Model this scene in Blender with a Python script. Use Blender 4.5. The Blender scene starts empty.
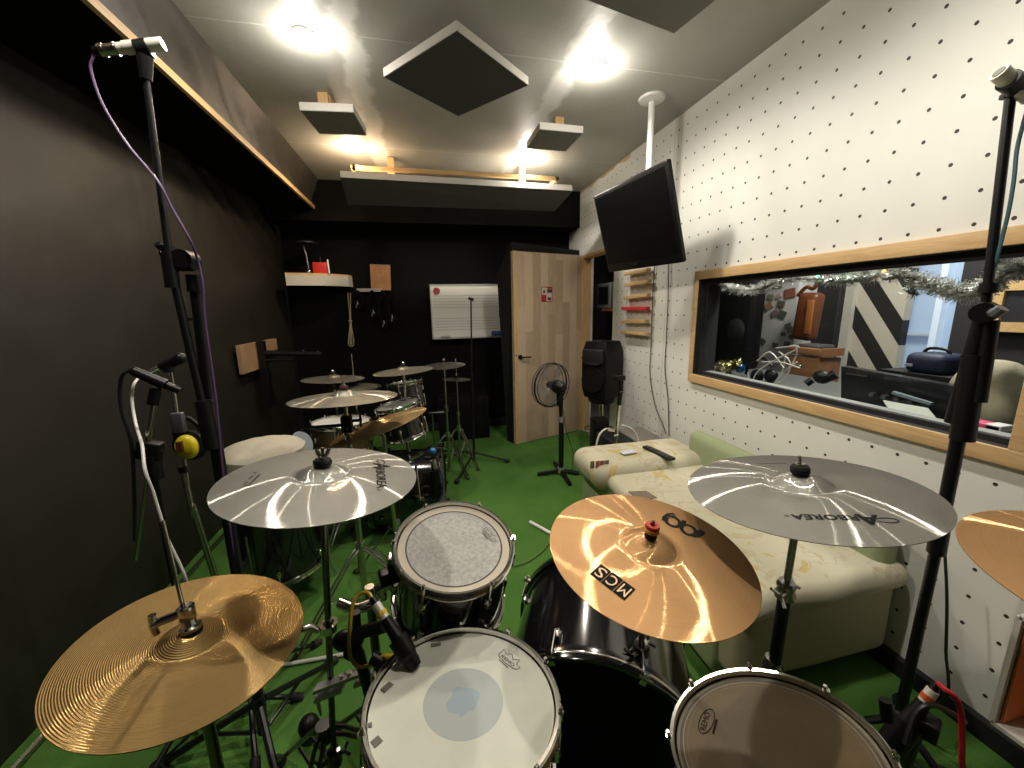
import bpy, bmesh, math, random
from mathutils import Matrix, Vector, noise
R = math.radians
random.seed(7)
S = bpy.context.scene
COL = S.collection
V = Vector
PI = math.pi

# ------------------------------------------------------------------ camera
YAW, PIT, ROL, F, CH = R(12.287), R(11.121), R(-1.122), 385.0, 1.42
fw = V((math.sin(YAW)*math.cos(PIT), math.cos(YAW)*math.cos(PIT), -math.sin(PIT)))
rt0 = V((math.cos(YAW), -math.sin(YAW), 0)); up0 = rt0.cross(fw)
rt = rt0*math.cos(ROL)+up0*math.sin(ROL); up = -rt0*math.sin(ROL)+up0*math.cos(ROL)
EYE = V((0, 0, CH))
def at(px, py, X=None, Y=None, Z=None):
    d = rt*((px-512)/F)+up*((384-py)/F)+fw
    t = X/d.x if X is not None else (Y/d.y if Y is not None else (Z-CH)/d.z)
    return EYE+d*t
cam = bpy.data.cameras.new('camera'); co = bpy.data.objects.new('camera', cam); COL.objects.link(co)
co.matrix_world = Matrix(((rt.x, up.x, -fw.x, 0), (rt.y, up.y, -fw.y, 0), (rt.z, up.z, -fw.z, CH), (0, 0, 0, 1)))
cam.sensor_width = 36; cam.lens = 36*F/1024; cam.clip_start = .02
S.camera = co

# ------------------------------------------------------------------ materials
def nt(name):
    m = bpy.data.materials.new(name); m.use_nodes = True
    return m, m.node_tree.nodes, m.node_tree.links, m.node_tree.nodes['Principled BSDF']
MATS = {}
def mat(name, col, rough=.5, metal=0, spec=.5, bump=0, bscale=50, var=0, vscale=8, coat=0, sheen=0, aniso=0, emis=None, estr=0, col2=None, detail=4):
    if name in MATS: return MATS[name]
    m, N, L, b = nt(name)
    b.inputs['Base Color'].default_value = (*col, 1); b.inputs['Roughness'].default_value = rough
    b.inputs['Metallic'].default_value = metal; b.inputs['Specular IOR Level'].default_value = spec
    b.inputs['Coat Weight'].default_value = coat; b.inputs['Coat Roughness'].default_value = .08
    b.inputs['Sheen Weight'].default_value = sheen
    if emis: b.inputs['Emission Color'].default_value = (*emis, 1); b.inputs['Emission Strength'].default_value = estr
    tc = N.new('ShaderNodeTexCoord')
    if bump:
        n = N.new('ShaderNodeTexNoise'); n.inputs['Scale'].default_value = bscale; n.inputs['Detail'].default_value = detail
        L.new(tc.outputs['Object'], n.inputs['Vector'])
        bp = N.new('ShaderNodeBump'); bp.inputs['Strength'].default_value = bump; bp.inputs['Distance'].default_value = .01
        L.new(n.outputs['Fac'], bp.inputs['Height']); L.new(bp.outputs['Normal'], b.inputs['Normal'])
    if var:
        n = N.new('ShaderNodeTexNoise'); n.inputs['Scale'].default_value = vscale; n.inputs['Detail'].default_value = 5
        L.new(tc.outputs['Object'], n.inputs['Vector'])
        cr = N.new('ShaderNodeValToRGB'); cr.color_ramp.elements[0].position = .35; cr.color_ramp.elements[1].position = .65
        c2 = col2 or tuple(c*(1-var) for c in col)
        cr.color_ramp.elements[0].color = (*c2, 1); cr.color_ramp.elements[1].color = (*col, 1)
        L.new(n.outputs['Fac'], cr.inputs[0]); L.new(cr.outputs[0], b.inputs['Base Color'])
    MATS[name] = m
    return m
class G:
    """tiny node-expression helper"""
    def __init__(s, m): s.N = m.node_tree.nodes; s.L = m.node_tree.links
    def math(s, op, a, b=None, c=None):
        n = s.N.new('ShaderNodeMath'); n.operation = op
        for i, v in enumerate((a, b, c)):
            if v is None: continue
            if isinstance(v, (int, float)): n.inputs[i].default_value = v
            else: s.L.new(v, n.inputs[i])
        return n.outputs[0]
    def mix(s, f, a, b):
        n = s.N.new('ShaderNodeMix'); n.data_type = 'RGBA'
        for i, v in ((0, f), (6, a), (7, b)):
            if isinstance(v, (int, float)): n.inputs[i].default_value = v
            elif isinstance(v, tuple): n.inputs[i].default_value = (*v, 1)
            else: s.L.new(v, n.inputs[i])
        return n.outputs[2]
    def obj(s):
        t = s.N.new('ShaderNodeTexCoord'); x = s.N.new('ShaderNodeSeparateXYZ'); s.L.new(t.outputs['Object'], x.inputs[0])
        return t.outputs['Object'], x.outputs[0], x.outputs[1], x.outputs[2]
    def noise(s, vec, sc, det=4, dist=0, rough=.5):
        n = s.N.new('ShaderNodeTexNoise'); n.inputs['Scale'].default_value = sc; n.inputs['Detail'].default_value = det
        n.inputs['Distortion'].default_value = dist; n.inputs['Roughness'].default_value = rough
        s.L.new(vec, n.inputs['Vector']); return n.outputs['Fac']
    def mapv(s, vec, sc=(1, 1, 1), rot=(0, 0, 0), loc=(0, 0, 0)):
        n = s.N.new('ShaderNodeMapping'); n.inputs['Scale'].default_value = sc; n.inputs['Rotation'].default_value = rot
        n.inputs['Location'].default_value = loc; s.L.new(vec, n.inputs['Vector']); return n.outputs[0]
    def ramp(s, f, stops):
        n = s.N.new('ShaderNodeValToRGB'); e = n.color_ramp.elements
        while len(e) < len(stops): e.new(.5)
        for k, (p, c) in zip(e, stops):
            k.position = p; k.color = (*c, 1) if isinstance(c, tuple) else (c, c, c, 1)
        s.L.new(f, n.inputs[0]); return n.outputs[0]
    def bump(s, h, strength, dist, into):
        n = s.N.new('ShaderNodeBump'); n.inputs['Strength'].default_value = strength; n.inputs['Distance'].default_value = dist
        s.L.new(h, n.inputs['Height']); s.L.new(n.outputs[0], into)

BLACK = mat('black plastic', (.004, .004, .004), .42, spec=.3)
BLACKM = mat('black painted metal', (.005, .005, .006), .35, 0, .4)
MATTE = mat('matte black', (.006, .006, .006), .8)
RUBBER = mat('rubber', (.008, .008, .008), .7)
CHROME = mat('chrome', (.72, .70, .66), .12, 1)
CHROME2 = mat('dull chrome', (.45, .44, .41), .25, 1)
SHELL = mat('glossy black lacquer', (.004, .004, .005), .12, 0, .6, coat=.6)
SHELLG = mat('dark grey wrap', (.05, .055, .06), .3, 0, .5, coat=.3)
FELT = mat('black felt', (.008, .007, .007), .95, bump=.5, bscale=400)
WHITEP = mat('white paint', (.75, .74, .70), .45)
def wood(name, a, b, sc=(1, 12, 12), rough=.5, k=6):
    m, N, L, p = nt(name); g = G(m); o, x, y, z = g.obj()
    f = g.noise(g.mapv(o, sc), k, 5, 1.2)
    L.new(g.ramp(f, [(.3, b), (.7, a)]), p.inputs['Base Color']); p.inputs['Roughness'].default_value = rough
    MATS[name] = m; return m
PINE = wood('pine', (.62, .42, .20), (.50, .30, .12))
PINEY = wood('pine along y', (.60, .41, .20), (.46, .29, .13), (14, 1, 14))
PINEZ = wood('pine along z', (.62, .42, .20), (.48, .29, .12), (14, 14, 1))
ORANGEW = wood('orange plywood', (.42, .20, .07), (.30, .13, .04), (3, 3, 3), k=5)
# door veneer: staves of slightly different tone
def veneer():
    m, N, L, p = nt('oak veneer'); g = G(m); o, x, y, z = g.obj()
    br = N.new('ShaderNodeTexBrick'); L.new(g.mapv(o, (1, 1, 1), (0, R(90), 0)), br.inputs['Vector'])
    xi = g.math('FLOOR', g.math('MULTIPLY', x, 11)); h = g.math('FRACT', g.math('MULTIPLY', g.math('SINE', g.math('MULTIPLY', xi, 12.99)), 437.5))
    zi = g.math('FLOOR', g.math('ADD', g.math('MULTIPLY', z, 1.3), g.math('MULTIPLY', h, 3)))
    h2 = g.math('FRACT', g.math('MULTIPLY', g.math('SINE', g.math('ADD', g.math('MULTIPLY', xi, 7.1), g.math('MULTIPLY', zi, 3.7))), 91.7))
    gr = g.noise(g.mapv(o, (18, 18, 1.2)), 5, 6, 1.5)
    f = g.math('ADD', g.math('MULTIPLY', h2, .45), g.math('MULTIPLY', gr, .6))
    L.new(g.ramp(f, [(.15, (.32, .225, .145)), (.55, (.48, .36, .245)), (.9, (.60, .48, .34))]), p.inputs['Base Color'])
    p.inputs['Roughness'].default_value = .5
    return m
VENEER = veneer()
def m_carpet():
    m, N, L, p = nt('green carpet'); g = G(m); o, x, y, z = g.obj()
    f1 = g.noise(o, 2.2, 4); f2 = g.noise(o, 420, 2)
    f = g.math('ADD', g.math('MULTIPLY', f1, .6), g.math('MULTIPLY', f2, .4))
    L.new(g.ramp(f, [(.3, (.045, .118, .021)), (.7, (.090, .205, .042))]), p.inputs['Base Color'])
    p.inputs['Roughness'].default_value = .95; p.inputs['Specular IOR Level'].default_value = .1
    g.bump(f2, .6, .004, p.inputs['Normal']); return m
def m_fabric(name='black wall fabric', c=(.0150, .0138, .0100), rough=.5, spec=.4):
    m, N, L, p = nt(name); g = G(m); o, x, y, z = g.obj()
    f = g.noise(o, 1.3, 5); p.inputs['Roughness'].default_value = rough; p.inputs['Specular IOR Level'].default_value = spec
    L.new(g.ramp(f, [(.3, tuple(v*.8 for v in c)), (.7, tuple(v*1.2 for v in c))]), p.inputs['Base Color'])
    w = g.noise(g.mapv(o, (1, 1.6, .9), (R(-40), 0, 0)), 1.5, 3, .3)
    w2 = g.noise(o, 260, 2)
    g.bump(g.math('ADD', w, g.math('MULTIPLY', w2, .02)), .35, .05, p.inputs['Normal']); return m
def m_ceiling():
    m, N, L, p = nt('painted plasterboard'); g = G(m); o, x, y, z = g.obj()
    n1 = g.noise(o, 3, 6); n2 = g.noise(o, 26, 4)
    jit = g.math('MULTIPLY', g.math('SUBTRACT', g.noise(o, 5, 5), .5), .16)
    masks = None
    for xs, w in ((-.27, .075), (.82, .07)):
        d = g.math('ABSOLUTE', g.math('SUBTRACT', g.math('ADD', x, jit), xs))
        k = g.math('MINIMUM', 1, g.math('MULTIPLY', 2, g.math('MAXIMUM', 0, g.math('SUBTRACT', 1, g.math('DIVIDE', d, w)))))
        masks = k if masks is None else g.math('MAXIMUM', masks, k)
    for ys in (2.12, 3.38, .86):
        d = g.math('ABSOLUTE', g.math('SUBTRACT', g.math('ADD', y, g.math('MULTIPLY', jit, .08)), ys))
        k = g.math('MULTIPLY', g.math('LESS_THAN', d, .004), .5)
        masks = g.math('MAXIMUM', masks, k)
    masks = g.math('MINIMUM', g.math('MULTIPLY', masks, g.math('ADD', g.math('MULTIPLY', n2, 1.6), .35)), 1)
    base = g.ramp(n1, [(.3, (.36, .36, .32)), (.7, (.41, .41, .375))])
    L.new(g.mix(masks, base, (.66, .66, .62)), p.inputs['Base Color']); p.inputs['Roughness'].default_value = .5
    g.bump(g.math('ADD', n2, g.math('MULTIPLY', masks, .5)), .25, .004, p.inputs['Normal']); return m
def m_peg():
    m, N, L, p = nt('white pegboard'); g = G(m); o, x, y, z = g.obj()
    u = g.math('DIVIDE', g.math('SUBTRACT', y, 1.035-.0436), .0872); v = g.math('DIVIDE', g.math('SUBTRACT', z, .042-.05035), .1007)
    du = g.math('MULTIPLY', g.math('SUBTRACT', g.math('FRACT', u), .5), .0872); dv = g.math('MULTIPLY', g.math('SUBTRACT', g.math('FRACT', v), .5), .1007)
    r = g.math('SQRT', g.math('ADD', g.math('MULTIPLY', du, du), g.math('MULTIPLY', dv, dv)))
    hole = g.math('LESS_THAN', r, .0062)
    n = g.noise(o, 2.5, 4)
    base = g.ramp(n, [(.3, (.63, .63, .575)), (.7, (.70, .70, .645))])
    seam = g.math('LESS_THAN', g.math('ABSOLUTE', g.math('SUBTRACT', y, 2.56)), .006)
    stain = g.math('MULTIPLY', g.math('GREATER_THAN', z, g.math('SUBTRACT', 2.66, g.math('MULTIPLY', g.noise(o, 7, 4), .075))), g.math('GREATER_THAN', y, 3.15))
    c = g.mix(g.math('MULTIPLY', stain, .8), base, (.45, .30, .10))
    c = g.mix(g.math('MULTIPLY', seam, .4), c, (.35, .34, .3))
    L.new(g.mix(hole, c, (.03, .022, .015)), p.inputs['Base Color']); p.inputs['Roughness'].default_value = .5
    g.bump(g.math('ADD', g.math('MULTIPLY', g.noise(o, 1.2, 3), 1), g.math('MULTIPLY', hole, -.2)), .12, .05, p.inputs['Normal'])
    return m
CARPET, FABRIC, CEIL, PEG = m_carpet(), m_fabric(), m_ceiling(), m_peg()
def m_cymbal(name, col, rough, groove, col2=None, gs=260, an=.82, hammer=0, mixf=.42, rings=None):
    m, N, L, p = nt(name); g = G(m); o, x, y, z = g.obj()
    r = g.math('SQRT', g.math('ADD', g.math('MULTIPLY', x, x), g.math('MULTIPLY', y, y)))
    comb = N.new('ShaderNodeCombineXYZ'); L.new(g.math('MULTIPLY', r, 1), comb.inputs[0])
    nr = g.noise(comb.outputs[0], gs, 3, 0, .7)
    n2 = g.noise(o, 9, 4)
    f = g.math('ADD', g.math('MULTIPLY', nr, .5), g.math('MULTIPLY', n2, .5))
    c2 = col2 or tuple(v*.8 for v in col)
    L.new(g.ramp(f, [(.32, c2), (.62, col)]), p.inputs['Base Color'])
    p.inputs['Metallic'].default_value = 1; p.inputs['Roughness'].default_value = rough
    
    t = N.new('ShaderNodeTangent'); t.direction_type = 'RADIAL'; t.axis = 'Z'
    ga = N.new('ShaderNodeBsdfAnisotropic'); ga.inputs['Roughness'].default_value = .14; ga.inputs['Anisotropy'].default_value = an; ga.inputs['Rotation'].default_value = .25
    L.new(t.outputs[0], ga.inputs['Tangent']); L.new(p.inputs['Base Color'].links[0].from_socket, ga.inputs['Color'])
    ms = N.new('ShaderNodeMixShader'); ms.inputs[0].default_value = mixf
    L.new(p.outputs[0], ms.inputs[1]); L.new(ga.outputs[0], ms.inputs[2]); L.new(ms.outputs[0], N['Material Output'].inputs[0])
    h = nr
    if rings:
        sn_ = g.math('SINE', g.math('MULTIPLY', r, 2*PI/(rings[0]*.001)))
        nr = g.math('ADD', g.math('MULTIPLY', nr, .35), g.math('MULTIPLY', sn_, .16*rings[1])); h = nr
    if hammer:
        vo = N.new('ShaderNodeTexVoronoi'); vo.inputs['Scale'].default_value = 32; L.new(o, vo.inputs['Vector'])
        h = g.math('ADD', g.math('MULTIPLY', nr, 1), g.math('MULTIPLY', g.math('MINIMUM', vo.outputs['Distance'], .25), hammer))
    g.bump(h, groove, .0012, p.inputs['Normal'])
    g.bump(nr, groove*.12, .0012, ga.inputs['Normal'])
    return m
SILVER = m_cymbal('silver cymbal alloy', (.30, .295, .265), .60, .25, (.235, .23, .205), an=.95, hammer=1.6, mixf=.42)
BRONZE = m_cymbal('bronze cymbal alloy', (.50, .30, .145), .56, .7, (.41, .24, .105), an=.955, mixf=.36, rings=(3.4, .25))
BRASSH = m_cymbal('hi-hat brass', (.34, .225, .09), .5, 1.2, (.27, .175, .066), an=.92, gs=190, mixf=.30, rings=(3.1, 1.0))
OLDC = m_cymbal('old cymbal alloy', (.30, .29, .24), .5, .4, (.22, .21, .17), an=.92)
OLDB = m_cymbal('old bronze', (.50, .38, .19), .45, .4, (.36, .26, .13))
def m_head(name, col, edge=None, er=.9, R0=.17, dot=None, dr=.06, patch=None, trans=0, ring=None, mott=0):
    m, N, L, p = nt(name); g = G(m); o, x, y, z = g.obj()
    r = g.math('SQRT', g.math('ADD', g.math('MULTIPLY', x, x), g.math('MULTIPLY', y, y)))
    n = g.noise(o, 14, 5); nf = g.noise(o, 90, 5, 0, .7)
    c = g.ramp(g.math('ADD', g.math('MULTIPLY', n, 1-mott), g.math('MULTIPLY', nf, mott)), [(.35, tuple(v*(.93-mott*.55) for v in col)), (.65, col)])
    if edge: c = g.mix(g.math('GREATER_THAN', r, er*R0), c, edge)
    if dot:
        c = g.mix(g.math('LESS_THAN', r, dr), c, dot)
        if patch:
            rr = g.math('ADD', r, g.math('MULTIPLY', g.math('SUBTRACT', g.noise(o, 26, 3), .5), .05))
            c = g.mix(g.math('LESS_THAN', rr, dr*.40), c, patch)
    if ring:
        for q in ring: c = g.mix(g.math('LESS_THAN', g.math('ABSOLUTE', g.math('SUBTRACT', r, q[0])), q[1]), c, q[2])
    L.new(c, p.inputs['Base Color']); p.inputs['Roughness'].default_value = .5; p.inputs['Specular IOR Level'].default_value = .3
    return m

# ------------------------------------------------------------------ mesh kit
class M:
    def __init__(s, T=None): s.b = bmesh.new(); s.T = T or Matrix.Identity(4)
    def _v(s, p): return s.b.verts.new(s.T @ V(p))
    def _f(s, vs):
        try: return s.b.faces.new(vs)
        except ValueError: return None
    def box(s, c, d, rot=None, bev=0):
        c = V(c); q = rot or Matrix.Identity(3); pts = []
        h = [v/2 for v in d]
        if bev:
            t = bmesh.new(); bmesh.ops.create_cube(t, size=1)
            for v in t.verts: v.co = V((v.co.x*d[0], v.co.y*d[1], v.co.z*d[2]))
            bmesh.ops.bevel(t, geom=t.edges[:], offset=bev, segments=3, affect='EDGES', profile=.5)
            mp = {v: s._v(c+q@v.co) for v in t.verts}
            for f in t.faces: s._f([mp[v] for v in f.verts])
            t.free(); return s
        vs = [s._v(c+q@V((a*h[0], b*h[1], e*h[2]))) for a in (-1, 1) for b in (-1, 1) for e in (-1, 1)]
        for f in ((0, 1, 3, 2), (4, 6, 7, 5), (0, 4, 5, 1), (2, 3, 7, 6), (0, 2, 6, 4), (1, 5, 7, 3)): s._f([vs[i] for i in f])
        return s
    def hexa(s, p):   # 8 corners: bottom 4 then top 4
        vs = [s._v(q) for q in p]
        for f in ((3, 2, 1, 0), (4, 5, 6, 7), (0, 1, 5, 4), (1, 2, 6, 5), (2, 3, 7, 6), (3, 0, 4, 7)): s._f([vs[i] for i in f])
        return s
    def lathe(s, prof, c=(0, 0, 0), ax=(0, 0, 1), seg=32, caps=False):
        c = V(c); A = V(ax).normalized(); u = A.orthogonal().normalized(); w = A.cross(u); rings = []
        for r, h in prof:
            if r < 1e-6: rings.append([s._v(c+A*h)])
            else: rings.append([s._v(c+A*h+(u*math.cos(2*PI*i/seg)+w*math.sin(2*PI*i/seg))*r) for i in range(seg)])
        for a, b in zip(rings, rings[1:]):
            for i in range(seg):
                j = (i+1) % seg
                if len(a) == 1 and len(b) == 1: continue
                if len(a) == 1: s._f([a[0], b[j], b[i]][::-1])
                elif len(b) == 1: s._f([a[i], a[j], b[0]])
                else: s._f([a[i], a[j], b[j], b[i]])
        if caps:
            for k in (rings[0], rings[-1]):
                if len(k) > 1: s._f(k)
        return s
    def cyl(s, a, b, r, r2=None, seg=14):
        a, b = V(a), V(b); l = (b-a).length; r2 = r if r2 is None else r2
        return s.lathe([(0, 0), (r, 0), (r2, l), (0, l)], a, b-a, seg)
    def tube(s, pts, r, seg=8, smooth=0, closed=False):
        P = [V(p) for p in pts]
        if smooth:
            Q = []; n = len(P)
            for i in range(n if closed else n-1):
                p0, p1, p2, p3 = (P[(i-1) % n], P[i], P[(i+1) % n], P[(i+2) % n]) if closed else (P[max(i-1, 0)], P[i], P[i+1], P[min(i+2, n-1)])
                for k in range(smooth):
                    t = k/smooth; Q.append(.5*((2*p1)+(p2-p0)*t+(2*p0-5*p1+4*p2-p3)*t*t+(3*p1-p0-3*p2+p3)*t**3))
            if not closed: Q.append(P[-1])
            P = Q
        n = len(P); rings = []; last = None
        for i in range(n):
            d = (P[(i+1) % n]-P[(i-1) % n]) if closed else (P[min(i+1, n-1)]-P[max(i-1, 0)])
            d.normalize()
            if last is None: u = d.orthogonal().normalized()
            else: u = (last-d*last.dot(d)).normalized()
            last = u; w = d.cross(u); rr = r[i*len(r)//n] if isinstance(r, (list, tuple)) else r
            rings.append([s._v(P[i]+(u*math.cos(2*PI*k/seg)+w*math.sin(2*PI*k/seg))*rr) for k in range(seg)])
        for i in range(n if closed else n-1):
            a, b = rings[i], rings[(i+1) % n]
            for k in range(seg): s._f([a[k], a[(k+1) % seg], b[(k+1) % seg], b[k]])
        if not closed: s._f(rings[0][::-1]); s._f(rings[-1])
        return s
    def ring(s, c, ax, R_, r, seg=48, sub=8, el=1):
        prof = [(R_+r*math.cos(2*PI*k/sub), r*el*math.sin(2*PI*k/sub)) for k in range(sub+1)]
        return s.lathe(prof, c, ax, seg)
    def sph(s, c, r, sc=(1, 1, 1), seg=16, rot=None):
        c = V(c); q = rot or Matrix.Identity(3); n = seg//2; rings = []
        for i in range(n+1):
            a = PI*i/n; z, k = math.cos(a), math.sin(a)
            if i in (0, n): rings.append([s._v(c+q@V((0, 0, z*r*sc[2])))])
            else: rings.append([s._v(c+q@V((k*math.cos(2*PI*j/seg)*r*sc[0], k*math.sin(2*PI*j/seg)*r*sc[1], z*r*sc[2]))) for j in range(seg)])
        for a, b in zip(rings, rings[1:]):
            for i in range(seg):
                j = (i+1) % seg
                if len(a) == 1: s._f([a[0], b[i], b[j]])
                elif len(b) == 1: s._f([a[i], b[0], a[j]])
                else: s._f([a[i], b[i], b[j], a[j]])
        return s
    def prism(s, poly, off):   # 3D polygon extruded by vector
        off = V(off); a = [s._v(p) for p in poly]; b = [s._v(V(p)+off) for p in poly]
        s._f(a[::-1]); s._f(b); n = len(a)
        for i in range(n): s._f([a[i], a[(i+1) % n], b[(i+1) % n], b[i]])
        return s
    def grid(s, fn, nu, nv):
        g = [[s._v(fn(i/nu, j/nv)) for j in range(nv+1)] for i in range(nu+1)]
        for i in range(nu):
            for j in range(nv): s._f([g[i][j], g[i+1][j], g[i+1][j+1], g[i][j+1]])
        return s
FR = {}
def tag(o, label=None, cat=None, group=None, kind=None):
    for k, v in (('label', label), ('category', cat), ('group', group), ('kind', kind)):
        if v: o[k] = v
    return o
def thing(name, label, cat, loc=(0, 0, 0), T=None, group=None):
    o = bpy.data.objects.new(name, None); COL.objects.link(o); o.empty_display_size = .1
    Tm = T if T is not None else Matrix.Translation(loc)
    o.matrix_basis = Tm; FR[o.name] = Tm
    return tag(o, label, cat, group)
def put(name, mb, material, parent=None, T=None, loc=None, sharp=40, **kw):
    """mb holds world coordinates; local coordinates follow parent or frame T"""
    if parent is not None: Tm = FR[parent.name]
    elif T is not None: Tm = T
    elif loc is not None: Tm = Matrix.Translation(loc)
    else:
        xs = [v.co for v in mb.b.verts]
        lo = V((min(c.x for c in xs), min(c.y for c in xs), min(c.z for c in xs))); hi = V((max(c.x for c in xs), max(c.y for c in xs), max(c.z for c in xs)))
        Tm = Matrix.Translation(((lo.x+hi.x)/2, (lo.y+hi.y)/2, lo.z))
    bmesh.ops.recalc_face_normals(mb.b, faces=mb.b.faces[:])
    mb.b.transform(Tm.inverted())
    me = bpy.data.meshes.new(name); mb.b.to_mesh(me); mb.b.free()
    for p in me.polygons: p.use_smooth = True
    try: me.set_sharp_from_angle(angle=R(sharp))
    except Exception: pass
    me.materials.append(material)
    o = bpy.data.objects.new(name, me); COL.objects.link(o)
    if parent is not None: o.parent = parent
    else: o.matrix_basis = Tm
    FR[o.name] = Tm
    return tag(o, **kw)
def struct(name, mb, material, parent=None, T=None, **kw):
    if parent is None: kw['kind'] = 'structure'; T = T if T is not None else Matrix.Identity(4)
    return put(name, mb, material, parent, T=T, **kw)
def frame(c, n, x=(1, 0, 0)):
    n = V(n).normalized(); x = V(x); x = (x-n*x.dot(n)).normalized(); y = n.cross(x)
    return Matrix(((x.x, y.x, n.x, c[0]), (x.y, y.y, n.y, c[1]), (x.z, y.z, n.z, c[2]), (0, 0, 0, 1)))
def rot3(z=0, x=0, y=0): return (Matrix.Rotation(z, 3, 'Z')@Matrix.Rotation(x, 3, 'X')@Matrix.Rotation(y, 3, 'Y'))
def text_into(mb, body, o, d, u, n, width=None, height=None, zf=None, thick=.0, shear=0, bold=0):
    """lay text: origin o, reading direction d, up u, normal n"""
    c = bpy.data.curves.new('t', 'FONT'); c.body = body; c.size = 1; c.resolution_u = 3; c.shear = shear; c.offset = bold
    ob = bpy.data.objects.new('t', c)
    me = bpy.data.meshes.new_from_object(ob)
    xs = [v.co.x for v in me.vertices]; ys = [v.co.y for v in me.vertices]
    x0, x1, y0 = min(xs), max(xs), min(ys); y1 = max(ys)
    sx = width/(x1-x0) if width else height/(y1-y0); sy = height/(y1-y0) if height else sx
    o, d, u, n = V(o), V(d).normalized(), V(u).normalized(), V(n).normalized()
    vs = []
    for v in me.vertices:
        p = o+d*((v.co.x-x0)*sx)+u*((v.co.y-y0)*sy)
        if zf: p = zf(p)
        vs.append(mb._v(p+n*thick))
    for f in me.polygons: mb._f([vs[i] for i in f.vertices])
    bpy.data.meshes.remove(me); bpy.data.objects.remove(ob); bpy.data.curves.remove(c)

# ================================================================== ROOM
XL, XR, YB, YF, ZC = -1.396, 1.717, 4.55, -1.1, 2.645
struct('floor', M().grid(lambda u, v: (XL-.1+(XR-XL+.1)*u, YF+(YB+.1-YF)*v, 0), 4, 8), CARPET)
struct('ceiling', M().box(((XL+XR+.2)/2, (YB+YF)/2, ZC+.03), (XR-XL+.5, YB-YF+.4, .06)), CEIL)
def wrinkle(y, z, s=1.0):
    p = V((y*1.1+z*.9, y*.35-z*.5, 3.3)); a = noise.noise(p*2.2)
    b = noise.noise(V((y*3-z*2.2, (y+z)*.8, 1.7))); c = noise.noise(V((y*.7, z*.7, 9.)))
    return s*(.018*a+.010*b*abs(b)*2+.03*c)
FK = .9
def wallfold(y, z):
    a = noise.noise(V((y*.55, z*.6, 2.)))*.035
    k = y+1.75*z+.07*noise.noise(V((y*1.5, z*1.5, 4.)))      # long folds running down and away from the top edge
    f = 0
    for kc, wd_, am in ((6.45, .09, .2), (7.14, .06, 1), (7.50, .05, .8), (7.92, .06, 1), (8.2, .05, .9)):
        f += am*math.exp(-((k-kc)/(wd_*1.7))**2)
    up_ = min(1, max(0, (z-1.55)/.6)); rdg = f
    rdg *= 2.0
    g_ = noise.noise(V((y*2.2+z*1.2, z*1.3, 7.)))
    return a+up_*.016*rdg+.006*g_+.004*noise.noise(V((y*5, z*5, 1.)))
struct('wall_left', M().grid(lambda u, v: (XL-.03+wallfold(YF+u*(YB-YF), v*2.46), YF+u*(YB-YF), v*2.46), 200, 90), FABRIC)
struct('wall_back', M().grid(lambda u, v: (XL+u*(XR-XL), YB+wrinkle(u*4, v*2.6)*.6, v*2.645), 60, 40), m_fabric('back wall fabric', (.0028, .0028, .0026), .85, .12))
struct('wall_front', M().box(((XL+XR)/2, YF-.05, 1.32), (XR-XL+.4, .1, 2.645)), m_fabric('front wall fabric', (.02, .018, .015), .7))
# right wall: pegboard, with the opening of the door and of the window
WT = .12; w = M()
def seg(y0, y1, z0, z1): w.box((XR+WT/2, (y0+y1)/2, (z0+z1)/2), (WT, y1-y0, z1-z0))
DY0, DY1, DZ = 3.38, 4.10, 1.96
WY0, WY1, WZ0, WZ1 = .70, 2.22, .94, 1.61
seg(YF, WY0, 0, ZC); seg(WY0, WY1, 0, WZ0); seg(WY0, WY1, WZ1, ZC); seg(WY1, DY0, 0, ZC); seg(DY0, DY1, DZ, ZC); seg(DY1, YB+.1, 0, ZC)
struct('wall_right', w, PEG)
# soffit on the left and beam at the back
SX, SZ, BY = -.908, 2.30, 4.22
w = M(); SBX, SBZ = -.985, 2.392
w.grid(lambda u, v: (SBX+(SX-SBX)*v+(wrinkle(u*5, v*.34, .6)+.022*max(0, 1-abs(noise.noise(V((u*16+v*1.4, v*.3, 2.))))*4)**2)*math.sin(v*PI)**.7-.018*math.sin(v*PI)-.008*(1-v), YF+u*(YB-YF), SBZ+v*(ZC-SBZ)), 140, 10)
struct('trim_1', w, m_fabric('soffit fabric', (.05, .044, .036), .5), label='black fabric soffit along the left wall')
struct('trim_4', M().box(((XL-.12+SBX)/2, (YF+YB)/2, SBZ+.012), (SBX-XL+.12, YB-YF, .012)), mat('soffit underside shade', (.0015, .0015, .0015), .95, spec=.1), label='black underside of the soffit, its shade painted into the colour')  # colour taken near-black to paint in the shade under the soffit
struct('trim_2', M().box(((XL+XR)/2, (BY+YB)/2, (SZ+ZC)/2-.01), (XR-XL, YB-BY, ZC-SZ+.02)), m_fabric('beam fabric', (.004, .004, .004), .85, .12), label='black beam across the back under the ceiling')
struct('trim_3', M().box((SBX+.012, (YF+YB-.06)/2, SBZ+.006), (.020, YB-.06-YF, .034)), PINEY, label='pine strip along the lower edge of the soffit')
struct('baseboard_right', M().box((XR-.012, (YF+DY0)/2, .035), (.03, DY0-YF, .07)), MATTE)
struct('baseboard_left', M().tube([(XL+.03, YF, .012), (XL+.03, YB-.05, .012)], .012, 6), CHROME2)
struct('baseboard_back', M().box((0, YB-.03, .05), (2.6, .03, .10)), MATTE)

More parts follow.
